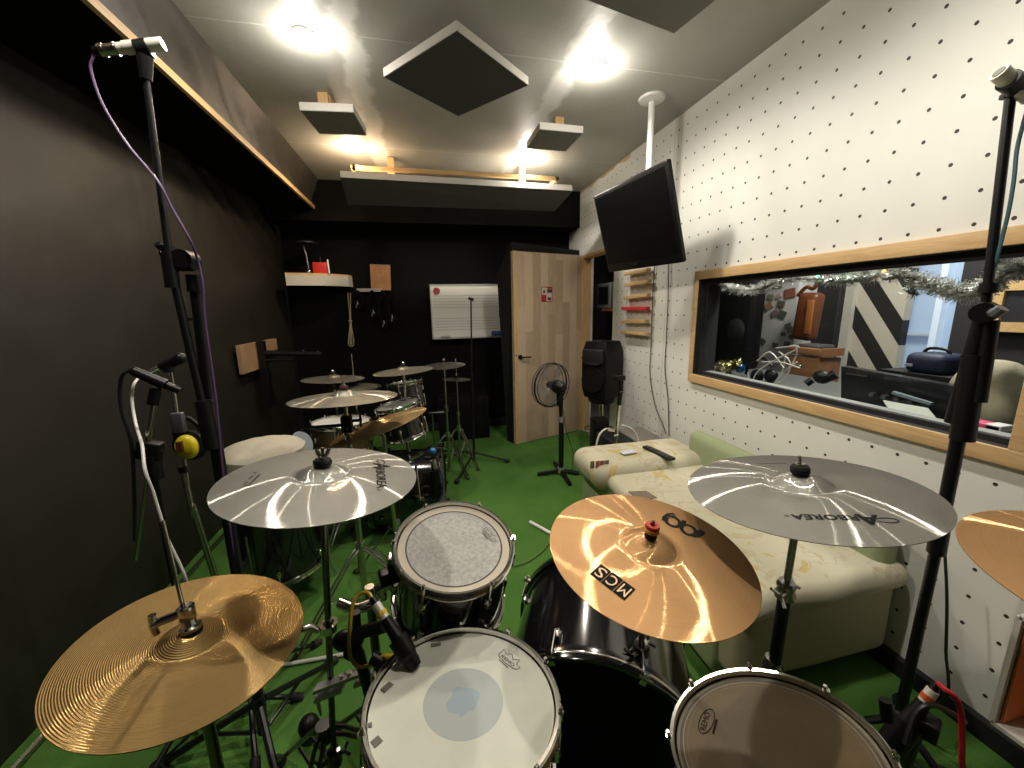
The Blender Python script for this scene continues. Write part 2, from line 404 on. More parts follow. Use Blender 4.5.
# window_1 : pine frame, black reveal, glass
win = thing('window_1', None, None, (XR, 1.46, WZ0)); win['kind'] = 'structure'
f = M(); fx = XR-.012; fw_ = .054; y0, y1, z0, z1 = .655, 2.228, .920, 1.628
for c, d in (((fx, (y0+y1)/2, z1-fw_/2), (.03, y1-y0, fw_)), ((fx, (y0+y1)/2, z0+fw_/2), (.03, y1-y0, fw_)), ((fx, y1-fw_*.35, (z0+z1)/2), (.03, fw_*.7, z1-z0-2*fw_)), ((fx, y0+.05, (z0+z1)/2), (.03, .10, z1-z0-2*fw_))):
    f.box(c, d, bev=.003)
put('window_frame', f, PINEY, win)
f = M(); a0, a1, b0, b1 = y0+.097, y1-fw_*.66, z0+fw_*.95, z1-fw_*.95
for c, d in (((XR+.06, (a0+a1)/2, b1+.006), (.16, a1-a0+.06, .018)), ((XR+.06, (a0+a1)/2, b0-.006), (.16, a1-a0+.06, .018)), ((XR+.06, a1+.004, (b0+b1)/2), (.16, .018, b1-b0)), ((XR+.06, a0-.004, (b0+b1)/2), (.16, .018, b1-b0)),
             ((XR+.03, (a0+a1)/2, b1-.02), (.02, a1-a0, .03)), ((XR+.03, (a0+a1)/2, b0+.012), (.02, a1-a0, .02)), ((XR+.03, a0+.012, (b0+b1)/2), (.02, .02, b1-b0)), ((XR+.03, a1-.03, (b0+b1)/2), (.02, .006, b1-b0))):
    f.box(c, d)
put('reveal', f, MATTE, win)
def m_glass():
    m, N, L, p = nt('window glass'); N.remove(p); out = N['Material Output']
    tr = N.new('ShaderNodeBsdfTransparent'); tr.inputs[0].default_value = (.93, .95, .94, 1)
    gl = N.new('ShaderNodeBsdfGlossy'); gl.inputs['Roughness'].default_value = .01
    fr = N.new('ShaderNodeFresnel'); fr.inputs[0].default_value = 1.45
    mx = N.new('ShaderNodeMixShader'); ge = N.new('ShaderNodeNewGeometry'); mu = N.new('ShaderNodeMath'); mu.operation = 'MULTIPLY'; iv = N.new('ShaderNodeMath'); iv.operation = 'SUBTRACT'; iv.inputs[0].default_value = 1; L.new(ge.outputs['Backfacing'], iv.inputs[1]); L.new(fr.outputs[0], mu.inputs[0]); L.new(iv.outputs[0], mu.inputs[1]); L.new(mu.outputs[0], mx.inputs[0]); L.new(tr.outputs[0], mx.inputs[1]); L.new(gl.outputs[0], mx.inputs[2]); L.new(mx.outputs[0], out.inputs[0])
    return m
GLASS = m_glass()
put('window_sill', M().box((XR+.10, (a0+a1)/2, b0+.008), (.05, a1-a0, .016)), mat('grey sill', (.30, .31, .30), .4), win)
put('window_pane', M().box((XR+.03, (a0+a1)/2, (b0+b1)/2), (.006, a1-a0, b1-b0)), GLASS, win)
put('wall_socket', M().cyl((fx-.018, .705, 1.115), (fx-.012, .705, 1.115), .012), BLACK, win, label='small round black grommet in the pine frame')

# door_1: pine jamb and the open leaf with black acoustic padding behind
door = thing('door_1', None, None, (1.71, 4.07, 0)); door['kind'] = 'structure'
f = M(); jx = XR+.03
f.box((jx, DY1-.012, DZ/2), (.10, .035, DZ)); f.box((jx, (DY0+DY1)/2, DZ-.012), (.10, DY1-DY0, .03))
put('door_frame', f, PINEZ, door)
hx, hy, lx, ly = 1.700, 4.064, .855, 3.778
d = V((lx-hx, ly-hy, 0)); dl = d.length; d.normalize(); nb = V((-d.y, d.x, 0))*-1
if nb.y < 0: nb = -nb   # away from camera
T = Matrix(((-d.x, nb.x, 0, lx), (-d.y, nb.y, 0, ly), (0, 0, 1, 0), (0, 0, 0, 1)))   # x from free edge to hinge
leaf = M(T); leaf.box((dl/2, .02, .985), (dl, .04, 1.955))
LF = put('door_leaf', leaf, VENEER, door)
# local mesh coordinates of the veneer are in door space: fine
put('edge_banding', M(T).box((.018, -.001, .985), (.038, .004, 1.957)).box((dl-.012, -.001, .985), (.026, .004, 1.957)), PINEZ, door)
e = M(T)
e.hexa([(-.004, .042, .01), (dl-.02, .042, .01), (dl-.02, .12, .01), (-.02, .15, .01), (-.004, .042, 1.74), (dl-.02, .042, 1.74), (dl-.02, .12, 1.74), (-.085, .17, 1.74)])
e.hexa([(-.004, .042, 1.74), (dl-.02, .042, 1.74), (dl-.02, .12, 1.74), (-.085, .17, 1.74), (.02, .042, 2.05), (dl-.02, .042, 2.02), (dl-.02, .10, 2.01), (.01, .10, 2.05)])
put('acoustic_padding', e, m_fabric('padding fabric', (.007, .007, .0065), .7, .2), door)
h = M(T); h.cyl((.065, 0, .93), (.065, -.012, .93), .024, seg=20).cyl((.065, -.01, .93), (.065, -.05, .93), .009).tube([(.065, -.045, .93), (.09, -.05, .93), (.17, -.05, .928)], .008).cyl((.02, 0, .95), (.02, -.004, .95), .008)
put('door_handle', h, BLACKM, door)
st = thing('sticker', 'small square red and white paper sign stuck on the pale wooden door', 'sticker', T=T@Matrix.Translation((.46, -.002, 1.50)))
put('paper', M(T).box((.36+.04, -.003, 1.555), (.140, .004, .150)), mat('sticker white', (.55, .50, .45), .6), st)
r_ = mat('sticker red', (.35, .02, .03), .6); k_ = mat('sticker dark', (.09, .03, .04), .6)
cx0, cz0 = .40, 1.555
def stk(l): 
    mb = M(T)
    for u_, v_, a_, b_ in l: mb.box((cx0+u_, -.006, cz0+v_), (a_, .003, b_))
    return mb
put('red_print', stk([(-.035, -.037, .056, .064), (.035, .064, .062, .014), (0, -.072, .14, .006), (0, .072, .14, .006), (-.067, 0, .006, .138), (.067, 0, .006, .138)]), r_, st)
put('dark_print', stk([(.034, .034, .056, .036), (.032, -.045, .044, .028), (-.034, .026, .024, .026)]), k_, st)

# ------------------------------------------------------------------ corridor and control room beyond the right wall
DARK = mat('dark room paint', (.02, .02, .022), .8)
GREYF = mat('grey lino floor', (.22, .22, .20), .6, var=.2)
struct('floor_1', M().box((XR+.75, 4.6, -.03), (1.5, 3.1, .06)).box((XR+1.75, .9, -.03), (3.4, 4.2, .06)), GREYF)
struct('wall_corridor', M().box((3.0, 4.6, 1.3), (.06, 3.0, 2.6)).box((2.3, 6.1, 1.3), (1.5, .06, 2.6)).box((1.80, 5.3, 1.3), (.05, 1.5, 2.6)), DARK)
struct('wall_partition', M().box((3.3, 3.22, 1.3), (2.9, .08, 2.6)), DARK)
struct('wall_control_room_end', M().box((3.3, -1.1, 1.3), (3.0, .08, 2.6)), DARK)
struct('ceiling_1', M().box((3.3, 2.5, 2.63), (2.9, 7.4, .06)), mat('ceiling beyond', (.35, .34, .31), .8))
# far wall of the control room
CX = 3.9
struct('wall_control_room', M().box((CX+.04, 1.0, 1.3), (.08, 4.2, 2.6)), mat('charcoal wall', (.025, .025, .027), .8))

# ================================================================== LIGHT FITTINGS
BULB = mat('lit bulb', (1, .95, .85), .5, emis=(1, .86, .66), estr=30)
lights = [(-.458, 2.141, 'downlight in the ceiling above the left soffit, nearer of the left pair'), (.947, 2.124, 'downlight in the ceiling between the big diamond panel and the television pole'),
          (-.471, 3.385, 'downlight beside the long ceiling panel, beyond the small left panel'), (.912, 3.391, 'downlight beside the long ceiling panel, beyond the small right panel'),
          (-.46, .87, None), (.93, .87, None)]
def lamp(x, y, warm=0):
    c = (1, .925-.16*warm, .82-.30*warm)
    ld = bpy.data.lights.new('downlight_spot', 'SPOT'); ld.energy = 46; ld.color = c; ld.spot_size = R(168); ld.spot_blend = .7; ld.shadow_soft_size = .03
    lo = bpy.data.objects.new('downlight_spot', ld); lo.location = (x, y, ZC-.045); COL.objects.link(lo)
    pd = bpy.data.lights.new('downlight_glow', 'POINT'); pd.energy = 6.5; pd.color = c; pd.shadow_soft_size = .035
    po = bpy.data.objects.new('downlight_glow', pd); po.location = (x, y, ZC-.10); COL.objects.link(po)
for i, (x, y, lb) in enumerate(lights):
    lamp(x, y, 1 if i == 2 else 0)
    if lb:
        t = thing('ceiling_downlight', 'round lit '+lb, 'light', (x, y, ZC), group='recessed ceiling lights')
        put('trim_ring', M().ring((x, y, ZC-.003), (0, 0, 1), .044, .006, 32), WHITEP, t)
        put('bulb', M().lathe([(.036, 0), (.035, -.006), (.025, -.014), (0, -.018)], (x, y, ZC-.002), (0, 0, 1), 24), BULB, t)

# acoustic panels hung from the ceiling
PFACE = mat('grey panel cloth', (.085, .084, .078), .9); PFACE2 = mat('panel cloth light', (.24, .235, .215), .9); PEDGE = mat('panel edge paint', (.62, .60, .55), .6)
def panel(label, c, w_, l_, th, rot, face, brackets):
    t = thing('acoustic_panel', label, 'acoustic panel', c, group='acoustic panels hanging under the ceiling')
    q = rot
    put('panel_board', M().box(c, (w_, l_, th), q), PEDGE, t)
    put('panel_face', M().box(V(c)-q@V((0, 0, th/2+.001)), (w_-.004, l_-.004, .004), q), face, t)
    for b in brackets: put('bracket', M().box(*b), PINEZ, t)
    return t
def four(name_lb, pts, zb, th, face, br):
    P_ = [at(*q_, Z=zb) for q_ in pts]; c_ = sum(P_, V())/4; c_.z = zb+th/2
    e1 = (P_[1]-P_[0]); e2 = (P_[3]-P_[0]); a_ = math.atan2(e1.y, e1.x); w_ = ((P_[1]-P_[0]).length+(P_[2]-P_[3]).length)/2; l_ = ((P_[3]-P_[0]).length+(P_[2]-P_[1]).length)/2
    q_ = rot3(a_); bs = []
    for (u_, v_, sx, sy) in br: bs.append((c_+q_@V((u_*w_, v_*l_, th/2+(ZC-zb-th)/2)), (sx, sy, ZC-zb-th), q_))
    return panel(name_lb, c_, w_, l_, th, q_, face, bs)
four('large dark diamond-turned square acoustic panel hanging at the middle of the ceiling', ((379, 74), (455, 114), (530, 88), (463, 33)), 2.53, .036, PFACE, [(-.10, .30, .05, .03), (.05, .32, .03, .16)])
four('small square grey acoustic panel hanging near the left soffit', ((302, 110), (357, 112), (364, 135.5), (317, 133)), 2.53, .04, PFACE2, [(-.1, -.3, .055, .03), (-.02, 0, .02, .14)])
four('small square grey acoustic panel hanging right of the middle, nearer the television', ((541, 129), (584, 133), (564, 152), (526.5, 147)), 2.53, .04, PFACE2, [(.05, -.2, .06, .03)])
c1_, c2_ = at(609, 8, Z=2.53), at(674, 33, Z=2.53); e_ = (c2_-c1_).normalized(); f_ = V((e_.y, -e_.x, 0)); c_ = c2_-e_*.25+f_*.25; c_.z = 2.555
panel('grey acoustic panel cut by the upper frame edge above the right side', c_, .5, .5, .05, rot3(math.atan2(e_.y, e_.x)), PFACE2, [(c_+V((0, 0, .055)), (.05, .05, .065), rot3(0))])
p0, p1, p2, p3 = V((-.555, 3.30, 2.40)), V((1.297, 3.36, 2.40)), V((1.23, 3.64, 2.30)), V((-.575, 3.66, 2.30))
nrm = (p1-p0).cross(p3-p0).normalized()*.05
if nrm.z < 0: nrm = -nrm
t = thing('acoustic_panel', 'long dark acoustic panel with pale front edge hanging across the back of the ceiling', 'acoustic panel', (p0+p2)/2, group='acoustic panels hanging under the ceiling')
put('panel_board', M().hexa([p0, p1, p2, p3, p0+nrm, p1+nrm, p2+nrm, p3+nrm]), PEDGE, t)
put('panel_face', M().hexa([p-nrm*.06 for p in (p0, p1, p2, p3)]+[p-nrm*.005 for p in (p0, p1, p2, p3)]), PFACE, t)
b = M()
for y_, z_ in ((3.40, 2.50), (3.72, 2.50)): b.box((.35, y_, z_), (1.66, .03, .03))
for x_ in (-.47, 1.17): b.box((x_, 3.56, 2.50), (.03, .35, .03))
for x_ in (-.2, .9): b.box((x_, 3.56, 2.57), (.05, .05, .14))
put('hanging_frame', b, PINE, t)

# ================================================================== CYMBALS
def cyprof(Rr, bow=.06, bellr=None, bellh=None):
    br = bellr or Rr*.27; bh = bellh or Rr*.10; B = Rr*bow
    def z(r):
        if r >= br: return B*(1-((r-br)/(Rr-br))**1.35)
        k = r/br; return B+bh*(1-k*k)**1.15 if k < 1 else B
    return z, br
def cymbal(name, label, c, n, Rr, m, group=None, bow=.06, bellh=None, parent=None):
    T = frame(c, n); z, br = cyprof(Rr, bow, None, bellh)
    rs = [.006, .012]+[br*k for k in (.35, .55, .7, .82, .9, .96, 1.0)]+[br+(Rr-br)*k/12 for k in range(1, 13)]
    prof = [(r, z(r)) for r in rs]+[(Rr+.0002, -.0006)]+[(r, z(r)-.0014) for r in reversed(rs)]
    mb = M(T); mb.lathe(prof+[prof[0]], seg=128)
    o = put(name, mb, m, T=T, sharp=60, label=label, cat='cymbal', group=group)
    return o, T, z
def disc_at(T, px, py, h=0.0):
    """world point where the sight line meets the cymbal plane; returned local"""
    n = V(T.col[2][:3]); c = V(T.col[3][:3])+n*h; d = rt*((px-512)/F)+up*((384-py)/F)+fw
    tt = (c-EYE).dot(n)/d.dot(n); return T.inverted()@(EYE+d*tt)
INK = mat('cymbal ink', (.012, .012, .011), .8, spec=.08); INK2 = mat('faded ink', (.06, .055, .05), .8, spec=.08)
def inkmap(z, up_=.0007): return lambda p: V((p.x, p.y, z(math.hypot(p.x, p.y))+up_))
def arborea(o, T, z, p_start, p_end, hsmall, reg=None, h=.015):
    a = disc_at(T, *p_start, h); b = disc_at(T, *p_end, h); a.z = b.z = 0
    d = (b-a); L_ = d.length; d.normalize(); u = V((-d.y, d.x, 0))
    mb = M(T); zm = inkmap(z)
    text_into(mb, 'A', a+d*L_*.085-u*hsmall*.25, d, u, (0, 0, 1), width=L_*.22, height=hsmall*1.9, zf=zm, shear=.15, bold=.035)
    # swash of the big A
    pts = [a+d*(L_*.15)+u*hsmall*.55, a+d*(L_*.04)+u*hsmall*.25, a-d*L_*.04+u*hsmall*.30, a-d*L_*.05+u*hsmall*.8, a+d*L_*.04+u*hsmall*1.05, a+d*L_*.14+u*hsmall*.95]
    strip(mb, [zm(p) for p in smooth(pts)], hsmall*.13)
    text_into(mb, 'RBOREA', a+d*L_*.30, d, u, (0, 0, 1), width=L_*.64, height=hsmall, zf=zm, bold=.02)
    put('logo', mb, INK, o)
    mb = M(T); text_into(mb, '\u00ae', a+d*L_*.96, d, u, (0, 0, 1), width=L_*.05, zf=zm); put('registered_mark', mb, INK2, o)
def smooth(P, k=6):
    Q = []; n = len(P)
    for i in range(n-1):
        p0, p1, p2, p3 = P[max(i-1, 0)], P[i], P[i+1], P[min(i+2, n-1)]
        for j in range(k):
            t = j/k; Q.append(.5*((2*p1)+(p2-p0)*t+(2*p0-5*p1+4*p2-p3)*t*t+(3*p1-p0-3*p2+p3)*t**3))
    return Q+[P[-1]]
def strip(mb, P, w_, n=V((0, 0, 1)), closed=False):
    N_ = len(P); L1 = []; 
    for i in range(N_):
        a, b = (P[(i-1) % N_], P[(i+1) % N_]) if closed else (P[max(i-1, 0)], P[min(i+1, N_-1)])
        s_ = (b-a).cross(n); s_ = s_.normalized() if s_.length > 1e-9 else V((1, 0, 0))
        L1.append((mb._v(P[i]-s_*w_/2), mb._v(P[i]+s_*w_/2)))
    for i in range(N_ if closed else N_-1):
        a, b = L1[i], L1[(i+1) % N_]; mb._f([a[0], a[1], b[1], b[0]])

# main kit
hh, Th, zh = cymbal('hi_hat_cymbal', 'brass-coloured hi-hat cymbal in the lower left, upper one of the pair', (-.449, .707, .839), (.173, -.036, 1), .178, BRASSH, bow=.055)
hb, _, _ = cymbal('hi_hat_cymbal', 'lower hi-hat cymbal turned upside down beneath the big brass one', V((-.449, .707, .839))-V((.173, -.036, 1)).normalized()*.004, (-.173, .036, -1), .1765, BRASSH, bow=.05)
cl, Tl, zl = cymbal('crash_cymbal', 'silver hammered crash cymbal with wing nut, left of the small tom', (-.246, .877, 1.054), (.101, .005, 1), .203, SILVER)
cm, Tm_, zm_ = cymbal('crash_cymbal', 'bronze crash cymbal with red-topped sleeve, above the bass drum', (.421, .641, .921), (.045, -.125, 1), .203, BRONZE)
cr, Tr, zr = cymbal('ride_cymbal', 'large silver ride cymbal with black felt, in front of the sofa', (.794, .641, 1.011), (-.086, .084, 1), .229, SILVER)
cb, Tb, zb = cymbal('crash_cymbal', 'bronze cymbal cut by the right frame edge below the window', (.843, .186, 1.077), (.001, -.052, 1), .203, BRONZE)
arborea(cr, Tr, zr, (888, 513), (784, 511), .018)
mb = M(Tr); a = disc_at(Tr, 757, 463, .01); b = disc_at(Tr, 786, 463, .01); zz = inkmap(zr)
strip(mb, [zz(a.lerp(b, k/6)) for k in range(7)], .003); put('size_print', mb, INK2, cr)
arborea(cl, Tl, zl, (375, 459), (377, 487.5), .021, h=.013)
mb = M(Tl)
for (q0, q1) in (((244, 484), (256, 470)), ((248, 485), (260, 473))):
    a = disc_at(Tl, *q0, .01); b = disc_at(Tl, *q1, .01)
    for k in range(7):
        if k % 3 != 2 or q0[0] > 245: strip(mb, [inkmap(zl)(a.lerp(b, (k+.1)/7)), inkmap(zl)(a.lerp(b, (k+.75)/7))], .006)
put('size_print', mb, INK2, cl)
# black MCS block and rounded emblem on the bronze crash
q = [disc_at(Tm_, *p, .013) for p in ((636.5, 587.5), (601, 562), (590.2, 570.5), (626, 598))]
o_, d_ = q[0], (q[1]-q[0]); W_ = d_.length; d_.normalize(); u_ = (q[3]-q[0]); u_ = (u_-d_*u_.dot(d_)); H_ = u_.length; u_.normalize(); zz = inkmap(zm_)
mb = M(Tm_)
for k in range(3):
    x0 = W_*(k/3)+.0007; x1 = W_*((k+1)/3)-.0007
    n_ = 4
    for i in range(n_):
        for j in range(3):
            mb._f([mb._v(zz(o_+d_*(x0+(x1-x0)*(i+a)/n_)+u_*H_*(j+b)/3)) for a, b in ((0, 0), (1, 0), (1, 1), (0, 1))])
put('logo_block', mb, INK, cm)
mb = M(Tm_); z2 = inkmap(zm_, .0012)
for k, ch in enumerate('MCS'): text_into(mb, ch, o_+d_*W_*(k/3+.055)+u_*H_*.16, d_, u_, (0, 0, 1), width=W_*.22, height=H_*.68, zf=z2)
put('lettering', mb, mat('logo bronze', (.72, .5, .27), .5), cm)
mb = M(Tm_)
def dp(x, y): return zz(disc_at(Tm_, x, y, .01))
def oval(cx, cy, ax_, ay_, an): return [(cx+ax_*math.cos(t)*math.cos(an)-ay_*math.sin(t)*math.sin(an), cy+ax_*math.cos(t)*math.sin(an)+ay_*math.sin(t)*math.cos(an)) for t in [2*PI*i/20 for i in range(20)]]
for cx, cy in ((673, 521), (688.7, 529.3)): strip(mb, [dp(*p) for p in oval(cx, cy, 7.6, 5, R(25))], .0085, closed=True)
strip(mb, [dp(*p) for p in ((675, 513), (670, 513.5), (665.5, 517), (665, 521))], .014)
strip(mb, [dp(*p) for p in ((703, 529), (700, 532), (696.5, 534.5), (692, 535))], .014)
strip(mb, [dp(*p) for p in ((685, 519), (683, 523), (680, 527))], .010)
put('emblem', mb, INK, cm)
mb = M(Tm_); a, b = disc_at(Tm_, 675, 508.5, .01), disc_at(Tm_, 665, 516.5, .01); a.z = b.z = 0
d_ = (b-a); L_ = d_.length; d_.normalize(); text_into(mb, 'MEINL', a, d_, V((-d_.y, d_.x, 0)), (0, 0, 1), width=L_, height=.011, zf=zz)
put('maker_print', mb, mat('brown ink', (.22, .12, .06), .6), cm)

# cymbal stands --------------------------------------------------------------
def tripod(t, base, h, rad, ang0, leg=CHROME, r=.008, double=False, foot=True, hub=.05, n=3):
    b = V(base)
    for k in range(n):
        a = ang0+k*2*PI/n; e = b+V((math.cos(a)*rad, math.sin(a)*rad, .012)); s0 = b+V((math.cos(a)*.02, math.sin(a)*.02, h))
        mb = M()
        if double:
            sd = V((-math.sin(a), math.cos(a), 0))*.011
            mb.tube([s0+sd, s0.lerp(e, .12)+V((0, 0, .012))+sd, e+sd], r*.75, 6).tube([s0-sd, s0.lerp(e, .12)+V((0, 0, .012))-sd, e-sd], r*.75, 6)
        else: mb.tube([s0, e], r, 8)
        mid = s0.lerp(e, .5); lo = V((b.x, b.y, max(.05, h*.22)))+V((math.cos(a)*.02, math.sin(a)*.02, 0))
        mb.tube([lo, mid], r*.6, 6)
        L_ = put('leg', mb, leg, t)
        if foot: put('rubber_foot', M().cyl(e+V((-math.cos(a)*.015, -math.sin(a)*.015, .008)), e+V((math.cos(a)*.02, math.sin(a)*.02, -.010)), r*1.7), RUBBER, L_)
    put('leg_collar', M().cyl(b+V((0, 0, h-.02)), b+V((0, 0, h+.03)), .02), leg, t)
def wing(mb, c, d, s=.02):
    c, d = V(c), V(d).normalized(); n = d.orthogonal().normalized()
    mb.cyl(c, c+d*s, .006)
    for k in (-1, 1): mb.tube([c+d*s*.8, c+d*s*1.2+n*k*s*.6, c+d*s*1.6+n*k*s*1.1], [.003, .004, .004], 6)
    return mb
def stand(label, base, c, n, Rr, z, toph='felt', joints=(.62,), tube=CHROME, bt=None, legs=(.45, .30), ang=.4, dbl=True, capm=FELT, group=None, rl=.011, capr=.019, caph=.018, hang=0):
    c, n = V(c), V(n).normalized(); t = thing('cymbal_stand', label, 'cymbal stand', base, group=group)
    b = V(base); zt = z(.012); under = c+n*(zt-.035)
    top = c+n*(zt+.030)
    lo = b+(under-b)*joints[0]
    put('lower_tube', M().cyl(b+V((0, 0, .06)), lo, rl+.003, seg=16), bt or tube, t)
    put('upper_tube', M().cyl(lo, under-n*.02, rl*.72, seg=16), tube, t)
    cl_ = M().lathe([(0, -.022), (rl*1.9, -.022), (rl*2.0, -.012), (rl*1.6, 0), (rl*1.9, .012), (rl*1.5, .022), (0, .022)], lo, under-b, 20)
    cl2 = put('clamp', cl_, tube, t); put('wing_screw', wing(M(), lo+V((-.016, -.010, 0)), (-1, -.4, .05)), tube, cl2); put('wing_screw', wing(M(), lo+V((.016, .004, .003)), (1, .3, .1), .014), tube, cl2)
    tl = M().cyl(under-n*.03-V((.012, 0, 0)), under-n*.03+V((.012, 0, 0)), .013).cyl(under-n*.025, under, .008); put('tilter', tl, tube, t)
    put('rod', M().cyl(under, top+n*.012, .0035, seg=10), tube, t)
    put('lower_felt', M().cyl(under+n*.012, c+n*(zt-.002), .016, seg=20), FELT, t)
    put('top_felt', M().lathe([(0, 0), (capr*.86, 0), (capr, caph*.25), (capr, caph*.75), (capr*.86, caph), (0, caph)], c+n*(zt+.001), n, 28), capm, t)
    if toph == 'wing':
        w_ = M(); w_.cyl(c+n*(zt+caph), c+n*(zt+caph+.008), .007)
        for k in (-1, 1): w_.tube([c+n*(zt+caph+.004)+V((.003*k, 0, 0)), c+n*(zt+caph+.014)+V((.010*k, .002, 0)), c+n*(zt+caph+.024)+V((.013*k, .003, 0))], [.003, .005, .004], 8)
        put('wing_nut', w_, CHROME2, t)
    elif toph == 'red':
        put('sleeve_cap', M().lathe([(.011, 0), (.0140, .002), (.0145, .010), (.013, .013), (.006, .013), (.004, .010), (0, .010)], c+n*(zt+caph), n, 24), mat('red plastic', (.40, .025, .015), .5), t)
        put('sleeve_band', M().lathe([(.0135, 0), (.0150, .001), (.0150, .008), (.0135, .009)], c+n*(zt+caph-.004), n, 24), mat('amber plastic', (.55, .28, .03), .4), t)
    elif toph == 'nut': put('wing_nut', M().cyl(c+n*(zt+caph), c+n*(zt+caph+.006), .010).tube([c+n*(zt+caph)+V((-.006, 0, .004)), c+n*(zt+caph+.004)+V((.006, 0, 0))], .004), tube, t)
    tripod(t, base, legs[0], legs[1], ang, tube, double=dbl)
    return t, lo
nl, nm, nr, nbn = V((.101, .005, 1)), V((.045, -.125, 1)), V((-.086, .084, 1)), V((.001, -.052, 1))
DKCH = mat('dark chrome', (.16, .155, .14), .25, 1)
stand('straight cymbal stand with dark tube holding the silver crash left of the small tom', (-.335, .935, 0), (-.246, .877, 1.054), nl, .203, zl, 'wing', (.22,), DKCH, legs=(.30, .28), ang=2.4, capr=.0195, caph=.014, capm=mat('glossy black cap', (.01, .009, .009), .15))
pc = V((-.291, .906, .53)); pc = V((-.335, .935, 0)).lerp(V((-.246, .877, 1.03)), .64); t = thing('tube_clamp', 'chrome ring clamp with lever on the tube of the left crash stand', 'clamp', pc)
put('ring', M().lathe([(.013, -.010), (.021, -.010), (.022, 0), (.021, .010), (.013, .010), (.013, -.010)], pc, (0, 0, 1), 28), CHROME, t)
put('lever', M().tube([pc+V((-.02, -.01, 0)), at(311, 627, Y=.89), at(302, 629, Y=.88)], [.006, .009, .008], 10), CHROME, t)
stand('cymbal stand hidden under the bronze crash beside the bass drum', (.60, .93, 0), (.421, .641, .921), nm, .203, zm_, 'red', (.60,), DKCH, ang=1.0, capr=.0125, caph=.020)
t, lo = stand('chrome and black cymbal stand holding the large silver ride before the sofa', (.80, .66, 0), (.794, .641, 1.011), nr, .229, zr, 'nut', (.745,), CHROME2, bt=BLACKM, ang=.1, legs=(.4, .28), capr=.0185, caph=.019)
put('second_clamp', M().lathe([(0, -.02), (.022, -.02), (.024, 0), (.018, .02), (0, .02)], V((.798, .655, .53)), (0, 0, 1), 20), CHROME2, t)
stand('cymbal stand right of the ride, holding the cymbal cut by the frame edge', (1.10, .12, 0), (.843, .186, 1.077), nbn, .203, zb, 'nut', (.55,), CHROME2, ang=.2, legs=(.35, .25))

# hi-hat stand
b = V((-.449, .707, 0)); n = V((.173, -.036, 1)).normalized(); C0 = V((-.449, .707, .839))
t = thing('hi_hat_stand', 'chrome hi-hat stand with clutch on top of the brass cymbals in the lower left', 'hi-hat stand', b)
top = at(162.5, 521, Y=.715); cc = C0+n*.028
put('pull_rod', M().cyl(b+V((0, 0, .1)), C0, .0035).cyl(C0, top, .0036, seg=10), CHROME, t)
put('stand_tube', M().cyl(b+V((0, 0, .03)), b+V((0, 0, .45)), .014).cyl(b+V((0, 0, .45)), b+V((0, 0, .80)), .010), DKCH, t)
ax_ = (top-cc).normalized()
ck = M().lathe([(0, 0), (.015, 0), (.017, .003), (.0165, .009), (.012, .012), (.0105, .022), (.013, .025), (.0135, .047), (.010, .050), (.006, .05), (0, .05)], cc-ax_*.002, ax_, 28)
K = put('clutch', ck, CHROME, t)
w_ = M(); p = cc+ax_*.036; w_.cyl(p, p+V((-.045, -.012, -.006)), .0075, seg=16).tube([p+V((-.043, -.012, .012)), p+V((-.045, -.013, -.006)), p+V((-.043, -.012, -.026))], .006, 8)
put('clutch_screw', w_, CHROME, K)
put('clutch_felt', M().cyl(cc-ax_*.010, cc+ax_*.001, .017, seg=24), FELT, t)
put('pedal', M().box(b+V((.02, -.14, .03)), (.085, .27, .012), rot3(0, R(8))).box(b+V((.02, -.02, .01)), (.10, .05, .02)), CHROME2, t)
tripod(t, b, .22, .24, 2.9, BLACKM, .010)

